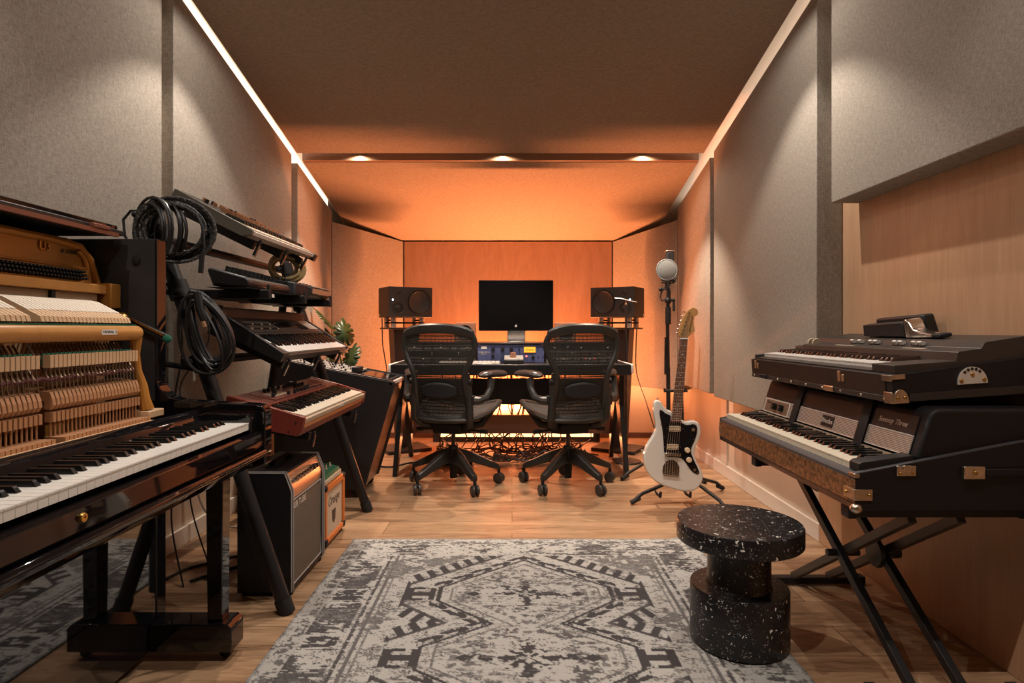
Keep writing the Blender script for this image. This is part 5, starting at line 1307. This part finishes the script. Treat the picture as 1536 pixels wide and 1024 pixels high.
TEXT('lettering', 'CL 1B', M['letter'], cu, frame(Vector((fx(452), YF - .0008, fz(356))) - Vector(cu.location), (1, 0, 0), (0, 0, 1)), .013)
for px_ in (1030, 1078):
    for py_ in (295, 380): P('screw', MB().lathe([(.004, 0), (.004, -.002), (.0005, -.002)], (fx(px_), YF, fz(py_)), 'y', 8), M['chrome'], cu)
names = ('topmost', 'middle', 'lowest')
gm = [mat('rack_silver', (.4, .38, .36), .4, .4), mat('rack_black', (.03, .03, .03), .4), mat('rack_grey', (.14, .13, .125), .45)]
for side, x0, x1 in (('left', -.778, -.272), ('right', .254, .763)):
    for k in range(3):
        z1 = .9125 - .0432 * k; z0 = z1 - .0422
        u = unit('%s rack unit seen through the mesh of the %s chair' % (names[k], side), x0, x1, z0, z1, gm[(k + (side == 'right')) % 3])
        for j in range(7):
            P('knob', MB().lathe([(.008, 0), (.007, -.014), (.0005, -.015)], (x0 + .06 + .065 * j, YF, (z0 + z1) / 2), 'y', 10), M['trimw'] if (j + k) % 3 == 0 else M['blackm'], u)
        for j, c in (((3, 'ledr'), (4, 'ledr')) if (side == 'right' and k == 2) else ((1, 'ledw'),) if (side == 'right' and k == 0) else ()):
            P('indicator_lamp', MB().ball((x0 + .092 + .065 * j, YF - .002, (z0 + z1) / 2 + .008), .004, 8), M[c], u)
kb = T('computer_keyboard', 'slim white computer keyboard on the desk, partly hidden by the left chair', 'keyboard', (-.30, 4.31, .7825))
P('base', MB().prism([(4.25, .7825), (4.365, .7825), (4.365, .798), (4.25, .788)], 'x', -.52, -.083), M['alu'], kb, .002)
for r in range(5):
    for k in range(14):
        P('key', MB().box(-.512 + .0305 * k, -.512 + .0305 * k + .026, 4.256 + .021 * r, 4.274 + .021 * r, .788 + .0018 * r, .7925 + .0018 * r), M['plugw'], kb)
mo = T('monitor_controller', 'small dark monitor controller with a red-brown knob on the desk between the chairs', 'controller', (.01, 4.33, .7825))
P('base', MB().prism([(4.26, .7825), (4.41, .7825), (4.41, .835), (4.262, .81)], 'x', -.058, .083), M['black'], mo, .003)
P('top_plate', MB().prism([(4.268, .8115), (4.408, .8352), (4.408, .838), (4.268, .8143)], 'x', -.054, .079), M['mixer'], mo)
P('volume_knob', MB().lathe([(.024, .0), (.02, .035), (.0005, .037)], (.008, 4.345, .826), 'z', 20), M['cube'], mo)
for x in (-.035, .05):
    P('button', MB().box(x - .006, x + .006, 4.285, 4.297, .815, .822), M['plugw'], mo)

# monitor
mn = T('computer_monitor', 'large black computer monitor on an aluminium foot on the desk shelf', 'monitor', (.031, 4.78, .9285))
ax = lambda p, d=4.75: (p - CX) * d / F
az = lambda p, d=4.75: CH - (p - HY) * d / F
P('housing', MB().box(ax(718), ax(830), 4.752, 4.785, az(496), az(420)), M['blackm'], mn, .005, 3)
P('screen', MB().box(ax(718.6), ax(829.4), 4.748, 4.7515, az(495.4), az(420.6)), M['screen'], mn, .002)
cx_, cz_ = ax(774), az(488.3)
lg = P('logo', MB().prism(smooth([(cx_ - .009, cz_ + .004), (cx_ - .004, cz_ + .0075), (cx_, cz_ + .006), (cx_ + .005, cz_ + .0075), (cx_ + .008, cz_ + .005), (cx_ + .005, cz_ + .001), (cx_ + .009, cz_ - .004), (cx_ + .004, cz_ - .010), (cx_, cz_ - .009), (cx_ - .004, cz_ - .010), (cx_ - .009, cz_ - .003)], 1), 'y', 4.747, 4.7479), M['letter'], mn)
P('logo_leaf', MB().prism([(cx_, cz_ + .008), (cx_ + .004, cz_ + .0135), (cx_ + .0045, cz_ + .010)], 'y', 4.747, 4.7479), M['letter'], lg)
P('foot', MB().prism([(4.74, .9285), (4.92, .9285), (4.92, .934), (4.83, .934), (4.80, 1.03), (4.79, 1.03), (4.815, .938), (4.74, .934)], 'x', ax(761), ax(788)), M['alu'], mn, .002)

# small cube speakers on the shelf
def cube(label, c):
    t = T('cube_speaker', label, 'speaker', (c, 4.76, .9285), group='small cube speakers beside the monitor')
    P('cabinet', MB().box(c - .079, c + .079, 4.69, 4.83, .9285, 1.078), M['cube'], t, .004)
    d = P('driver', MB().lathe([(.058, 0), (.056, -.004), (.050, -.003), (.022, .018), (.018, .016), (.0005, .010)], (c, 4.6895, 1.003), 'y', 32), M['spkcone'], t)
cube('small brown cube speaker on the desk shelf behind the left chair', ax(697.5, 4.69))
cube('small brown cube speaker on the desk shelf behind the right chair', ax(848.5, 4.69))

# studio loudspeakers, their isolators and stands
def loudspeaker(s, lab, lab2, lab3):
    a = s * math.radians(-30)            # s = -1 left, +1 right
    t = T('studio_speaker', lab, 'speaker', (s * .835 - .005, 5.05, 1.126), (0, 0, a), group='horizontal studio speakers')
    P('cabinet', MB().box(-.1915, .1915, .0, .275, .0, .253), M['spk'], t, .006, 3)
    i = -s                               # direction of the inner side
    z = .1265
    P('woofer', MB().lathe([(.102, 0), (.100, -.006), (.092, -.006), (.088, .0), (.04, .038), (.036, .03), (.0005, .022)], (i * .077, -.0005, z), 'y', 48), M['spkcone'], t)
    P('woofer_rim', MB().lathe([(.1025, -.001), (.106, -.003), (.107, .0), (.1025, .0)], (i * .077, -.0005, z), 'y', 48), M['spk'], t)
    P('midrange_dome', MB().lathe([(.05, 0), (.048, -.004), (.043, -.003), (.040, .004), (.02, -.002), (.0005, -.006)], (i * -.115, -.0005, z - .052), 'y', 36), M['spkcone'], t)
    P('tweeter', MB().lathe([(.023, 0), (.021, -.003), (.014, .002), (.0005, -.003)], (i * -.108, -.0005, z + .073), 'y', 24), M['spkcone'], t)
    P('logo_lamp', MB().ball((i * -.158, -.002, z + .018), .006, 10, (1, .4, 1)), M['ledw'], t)
    P('side_label', MB().box(s * .1916, s * .1926, .24, .262, .01, .03), M['letter'], t)
    w_ = T('speaker_isolator', lab2, 'speaker mount', (s * .845 - .005, 5.05, 1.042), (0, 0, a), group='speaker isolation mounts')
    for x in (-.125, .125):
        for y in (.05, .22):
            c = P('post', MB().lathe([(.022, .0), (.022, .034), (.019, .036), (.019, .044), (.022, .046), (.022, .0825), (.001, .083)], (x, y, 0.0005), 'z', 20), M['acryl'], w_)
            P('ring', MB().lathe([(.0235, .036), (.0235, .044)], (x, y, 0), 'z', 20), M['blackm'], c)
    for y in (.05, .22):
        P('tie_rod', MB().tube([(-.125, y, .04), (.125, y, .04)], .006, 8), M['blackm'], w_)
    for x in (-.125, .125):
        P('tie_rod', MB().tube([(x, .05, .062), (x, .22, .062)], .006, 8), M['blackm'], w_)
    q = T('speaker_stand', lab3, 'speaker stand', (s * .845 - .005, 5.05, 0), (0, 0, a), group='black speaker stands')
    P('top_plate', MB().box(-.17, .17, .01, .27, 1.028, 1.0415), M['black'], q, .003)
    P('pillar', MB().loft([[(-.06, .10, .03), (.06, .10, .03), (.06, .20, .03), (-.06, .20, .03)], [(-.115, .07, 1.0275), (.115, .07, 1.0275), (.115, .21, 1.0275), (-.115, .21, 1.0275)]]), M['black'], q, .004)
    P('base_plate', MB().box(-.19, .19, -.02, .30, .001, .03), M['black'], q, .004)
loudspeaker(-1, 'black horizontal studio speaker left of the monitor', 'mount of metal posts under the left studio speaker', 'black stand carrying the left studio speaker')
loudspeaker(1, 'black horizontal studio speaker right of the monitor', 'mount of metal posts under the right studio speaker', 'black stand carrying the right studio speaker')
wire('speaker_cable', 'black cable hanging from the left studio speaker', [wp(573, 477, 5.25), wp(573.5, 500, 5.25), wp(574, 516, 5.25), wp(577, 535, 5.25), wp(580, 560, 5.25), (-1.12, 5.25, .45), (-1.25, 5.3, .15), (-1.32, 5.3, .006)], .005)
wire('speaker_cable', 'black cable hanging from the right studio speaker beside its stand', [wp(955, 477, 5.25), wp(955, 495, 5.25), wp(954, 520, 5.25), wp(955, 560, 5.25), (1.15, 5.2, .40), (1.24, 5.25, .15), (1.30, 5.3, .006)], .005)
ts = T('thin_stand', 'thin stand with round base and short silver crossbar in front of the right speaker', 'stand', (.883, 4.70, 0))
P('base', MB().lathe([(.001, .0005), (.115, .0005), (.118, .006), (.112, .012), (.02, .018), (.001, .018)], (.883, 4.70, 0), 'z', 36), M['bmetal'], ts)
P('pole', MB().tube([(.883, 4.70, .015), (.883, 4.70, 1.215)], .008, 10), M['bmetal'], ts)
P('pole_tip', MB().ball((.883, 4.70, 1.222), .010, 10), M['chrome'], ts)
P('crossbar', MB().tube([wp(922, 447, 4.69), wp(929, 447, 4.69), wp(943, 450.5, 4.69), wp(955, 453, 4.69)], .0035, 6), M['alu'], ts)
P('crossbar_joint', MB().tube([(.883, 4.70, 1.22), wp(939, 449, 4.69)], .004, 6), M['chrome'], ts)

# cables heaped on the floor under the desk
rd = random.Random(21); m = MB(); m2 = MB()
def walk(p, n, stepx, zmax):
    pts = [Vector(p)]; d = rd.random() * 6.28
    for _ in range(n):
        d += (rd.random() - .5) * 1.7; q = pts[-1] + Vector((math.cos(d) * stepx, math.sin(d) * stepx * .6, 0))
        q.x = max(-.60, min(.56, q.x)); q.y = max(4.66, min(5.0, q.y)); q.z = .012 + zmax * rd.random() * rd.random()
        pts.append(q)
    out = []
    for i in range(len(pts) - 1):
        p0, p1, p2, p3 = pts[max(i - 1, 0)], pts[i], pts[i + 1], pts[min(i + 2, len(pts) - 1)]
        for s in range(5):
            t = s / 5; out.append(.5 * ((2 * p1) + (p2 - p0) * t + (2 * p0 - 5 * p1 + 4 * p2 - p3) * t * t + (3 * p1 - p0 - 3 * p2 + p3) * t ** 3))
    return out
for k in range(38):
    m.tube(walk((-.55 + 1.05 * rd.random(), 4.75 + .2 * rd.random(), .03), 14, .12, .10), .0042 + .002 * rd.random(), 5)
for k in range(34):
    x = rd.gauss(.0, .25) if k < 26 else -.62 + 1.2 * rd.random(); x = max(-.58, min(.54, x)); x2 = max(-.6, min(.55, x + rd.gauss(0, .12))); y = 4.66 + .16 * rd.random()
    if x < -.3: x2 = x2
    bow = rd.gauss(0, .05)
    m.tube([(x, 4.935, .70), (x + bow * .4, 4.925, .50), (x + bow * .5, 4.93, .40), (x + bow + (x2 - x) * .3, 4.94, .28 - .08 * rd.random()), (x2 + bow, 4.96, .13), (x2, 5.0, .05), (x2 + .05, 4.95, .02)], .0038 + .002 * rd.random(), 5)
ct = ONE('cable_tangle', 'dense tangle of dark cables hanging and heaped on the floor under the desk', 'cables', m, M['cablebrown'], kind='stuff', loc=Vector((0, 4.9, 0)))
pw = T('power_strip', 'black power strip lying among the cables under the desk', 'power strip', (-.42, 4.61, 0))
P('body', MB().box(-.62, -.30, 4.58, 4.64, .001, .045), M['blackm'], pw, .004)
for k in range(4):
    P('plug', MB().box(-.59 + .07 * k, -.555 + .07 * k, 4.585, 4.63, .0455, .08), M['blackrub'], pw, .005)
wire('cable', 'black cable end on the floor under the right side of the desk', [(.60, 5.02, .008), (.60, 4.99, .008), (.63, 4.98, .008), (.70, 4.92, .008)], .006)
wire('cable', 'black cable on the floor between the console cabinet and the left chair', [(-1.05, 4.55, .006), (-.9, 4.5, .006), (-.80, 4.62, .006), (-.70, 4.70, .006)], .006)

# ------------------------------------------------------------------ mesh office chairs (local: facing +y, origin on the floor under the column)
def make_chair(label):
    t = T('office_chair', label, 'chair', (0, 0, 0), local=True, group='black mesh office chairs at the desk')
    C_ = M['chair']
    half = [(.455, .0), (.456, .10), (.470, .150), (.515, .178), (.60, .176), (.70, .168), (.745, .170), (.79, .188), (.85, .220), (.905, .238), (.96, .239), (1.0, .214), (1.020, .165), (1.032, .09), (1.036, .0)]
    def Y(z, x):
        base = -.205 - .10 * max(0, (z - .55)) / .5 - .03 * math.sin((z - .455) / .58 * PI)
        return base + .95 * x * x
    lp = [(w, z) for z, w in half] + [(-w, z) for z, w in reversed(half[1:-1])]
    pts = [Vector((x, Y(z, x), z)) for x, z in lp]
    for _ in range(2):
        q = []
        for i in range(len(pts)):
            a, b = pts[i], pts[(i + 1) % len(pts)]; q += [a * .75 + b * .25, a * .25 + b * .75]
        pts = q
    # flat bent frame round the mesh
    rings = []; n = len(pts)
    for i in range(n):
        p = pts[i]; tn = (pts[(i + 1) % n] - pts[i - 1]).normalized(); cen = Vector((0, p.y, .75)); out = Vector((p.x, 0, (p.z - .75) * .6)); out = (out - tn * out.dot(tn)).normalized(); f = tn.cross(out).normalized()
        wd = .020 + (.014 if p.z > .99 else 0) + (.006 if p.z < .5 else 0)
        rings.append([p + out * a + f * b for a, b in ((-wd, -.006), (-wd * .4, -.013), (wd * .5, -.011), (wd * .8, .0), (wd * .5, .010), (-wd, .006))])
    P('back_frame', MB().loft(rings, False, True), C_, t)
    prof = sorted(half)
    def wid(z):
        for (z0, w0), (z1, w1) in zip(prof, prof[1:]):
            if z0 <= z <= z1: return w0 + (w1 - w0) * (z - z0) / max(1e-6, z1 - z0)
        return 0
    def net(u, v):
        z = .462 + .566 * v; w = max(.02, wid(z)) - .006; x = (2 * u - 1) * w
        return Vector((x, Y(z, x) + .004 + .012 * math.sin(PI * v) * (1 - (2 * u - 1) ** 2), z))
    P('back_mesh', MB().grid(net, 18, 26), M['chairnet'], t)
    # lumbar pad and its bow behind the mesh
    P('lumbar_pad', MB().grid(lambda u, v: Vector(((2*u-1) * .118, Y(.645, (2*u-1) * .118) - .012 + .006 * ((2*u-1) ** 2), .645 + (v - .5) * .105 * math.sqrt(max(.02, 1 - (2*u-1) ** 2 * .92)))), 14, 6), M['blackm'], t, solid=.012)
    for s in (-1, 1):
        P('back_arm', MB().tube([(s * .10, -.06, .40), (s * .165, -.15, .425), (s * .188, -.195, .47), (s * .186, -.205, .58), (s * .180, -.213, .70), (s * .180, -.225, .755)], [.024, .026, .024, .022, .020, .014], 10), C_, t)
        P('pivot_cap', MB().lathe([(.001, -.014), (.020, -.012), (.020, .012), (.001, .014)], (s * .192, -.215, .70), 'x', 14), M['blackm'], t)
        a = P('arm_support', MB().tube([(s * .19, -.19, .585), (s * .235, -.17, .585), (s * .272, -.13, .60), (s * .286, -.09, .655), (s * .288, -.075, .715)], [.026, .026, .024, .022, .024], 10), C_, t)
        rot = Matrix.Translation((s * .285, -.035, .735)) @ Matrix.Rotation(s * -.5, 4, 'Z')
        pad = MB().grid(lambda u, v: Vector(((.5 - u) * 0, 0, 0)), 1, 1); pad = MB()
        rr = []
        for k in range(9):
            f = -1 + 2 * k / 8; w = .046 * math.sqrt(max(.05, 1 - abs(f) ** 3.2)); h = .026 * math.sqrt(max(.08, 1 - abs(f) ** 4))
            rr.append([Vector((w * math.cos(2 * PI * i / 12), f * .122, h * math.sin(2 * PI * i / 12) + .006 * (1 - f * f))) for i in range(12)])
        P('arm_pad', pad.loft(rr).xf(rot), M['pad'], t)
        P('arm_lock', MB().box(s * .205 - .012, s * .205 + .012, -.215, -.165, .565, .615), M['blackm'], a, .004)
    # seat: frame bent down at the front, mesh stretched in it
    sp = [(.0, -.20, .455), (.17, -.19, .46), (.228, -.10, .475), (.25, .05, .50), (.262, .16, .535), (.24, .235, .535), (.10, .26, .50), (.0, .262, .49)]
    pp = [Vector(p) for p in sp] + [Vector((-p[0], p[1], p[2])) for p in reversed(sp[1:-1])]
    for _ in range(2):
        q = []
        for i in range(len(pp)):
            a, b = pp[i], pp[(i + 1) % len(pp)]; q += [a * .75 + b * .25, a * .25 + b * .75]
        pp = q
    P('seat_frame', MB().tube(pp, .02, 8, True, flat=(.022, .018)), C_, t)
    nn = len(pp); cen = Vector((0, .05, .468))
    P('seat_mesh', MB().add([cen] + [p * .97 + cen * .03 for p in pp], [(0, 1 + i, 1 + (i + 1) % nn) for i in range(nn)]), M['seatnet'], t, solid=.004)
    P('tilt_housing', MB().loft([[(-.09, -.13, .36), (.09, -.13, .36), (.10, -.13, .425), (-.10, -.13, .425)], [(-.11, .02, .345), (.11, .02, .345), (.12, .02, .43), (-.12, .02, .43)], [(-.07, .15, .375), (.07, .15, .375), (.08, .15, .425), (-.08, .15, .425)]]), M['blackm'], t, .008)
    for s in (-1, 1):
        P('seat_link', MB().tube([(s * .10, -.02, .39), (s * .17, .06, .40), (s * .245, .14, .515)], [.026, .024, .02], 8), C_, t)
        P('lever', MB().tube([(s * .11, -.02, .375), (s * .20, -.03, .37)], .007, 8), M['blackm'], t)
        P('lever_knob', MB().tube([(s * .20, -.03, .37), (s * .245, -.035, .368)], .014, 10), M['blackm'], t)
    P('gas_column', MB().tube([(0, 0, .20), (0, 0, .36)], .0135, 14), M['bronze'], t)
    P('column_sleeve', MB().tube([(0, 0, .052), (0, 0, .265)], [.024, .03], 18), M['blackm'], t)
    hub = P('base_hub', MB().lathe([(.03, .15), (.05, .16), (.046, .225), (.031, .262)], (0, 0, 0), 'z', 20), C_, t)
    for k in range(5):
        a = -PI / 2 - PI / 5 + 2 * PI * k / 5; c, s = math.cos(a), math.sin(a)
        sec = lambda r, z, w, h: [Vector((r * c - w * s * q, r * s + w * c * q, z + h * e)) for q, e in ((-1, -1), (1, -1), (.72, 1), (-.72, 1))]
        P('base_leg', MB().loft([sec(.035, .205, .030, .044), sec(.12, .186, .028, .034), sec(.24, .136, .025, .023), sec(.305, .110, .023, .018)]), C_, t, .006)
        r = .305
        cs = P('caster', MB().tube([(r * c, r * s, .10), (r * c, r * s, .062)], .010, 8).ball((r * c, r * s, .055), .016, 10), M['blackm'], t)
        a2 = a + 1.1 * math.sin(k * 2.3 + 1)
        for q in (-.0145, .0145):
            w0 = MB().lathe([(.006, -.010), (.028, -.010), (.0345, -.006), (.0345, .006), (.028, .010), (.006, .010)], (0, q, 0), 'y', 20).xf(Matrix.Translation((r * c, r * s, .0352)) @ Matrix.Rotation(a2, 4, 'Z'))
            P('wheel', w0, M['bronze'], cs)
    return t
M['seatnet'] = mat('seat_weave', (.025, .023, .021), .55)
ch = make_chair('black mesh office chair with curved back at the left half of the desk')
ch.location = (-.385, 3.985, 0); ch.rotation_euler = (0, 0, math.radians(-16))
for o in ch.children:
    if o.name.split('.')[0] in ('base_leg', 'caster'): o.rotation_euler = (0, 0, math.radians(11))
ch2 = dup(ch, (.368, 3.985, 0), math.radians(16), 'black mesh office chair with curved back at the right half of the desk')
for o in ch2.children:
    if o.name.split('.')[0] in ('base_leg', 'caster'): o.rotation_euler = (0, 0, math.radians(-16))
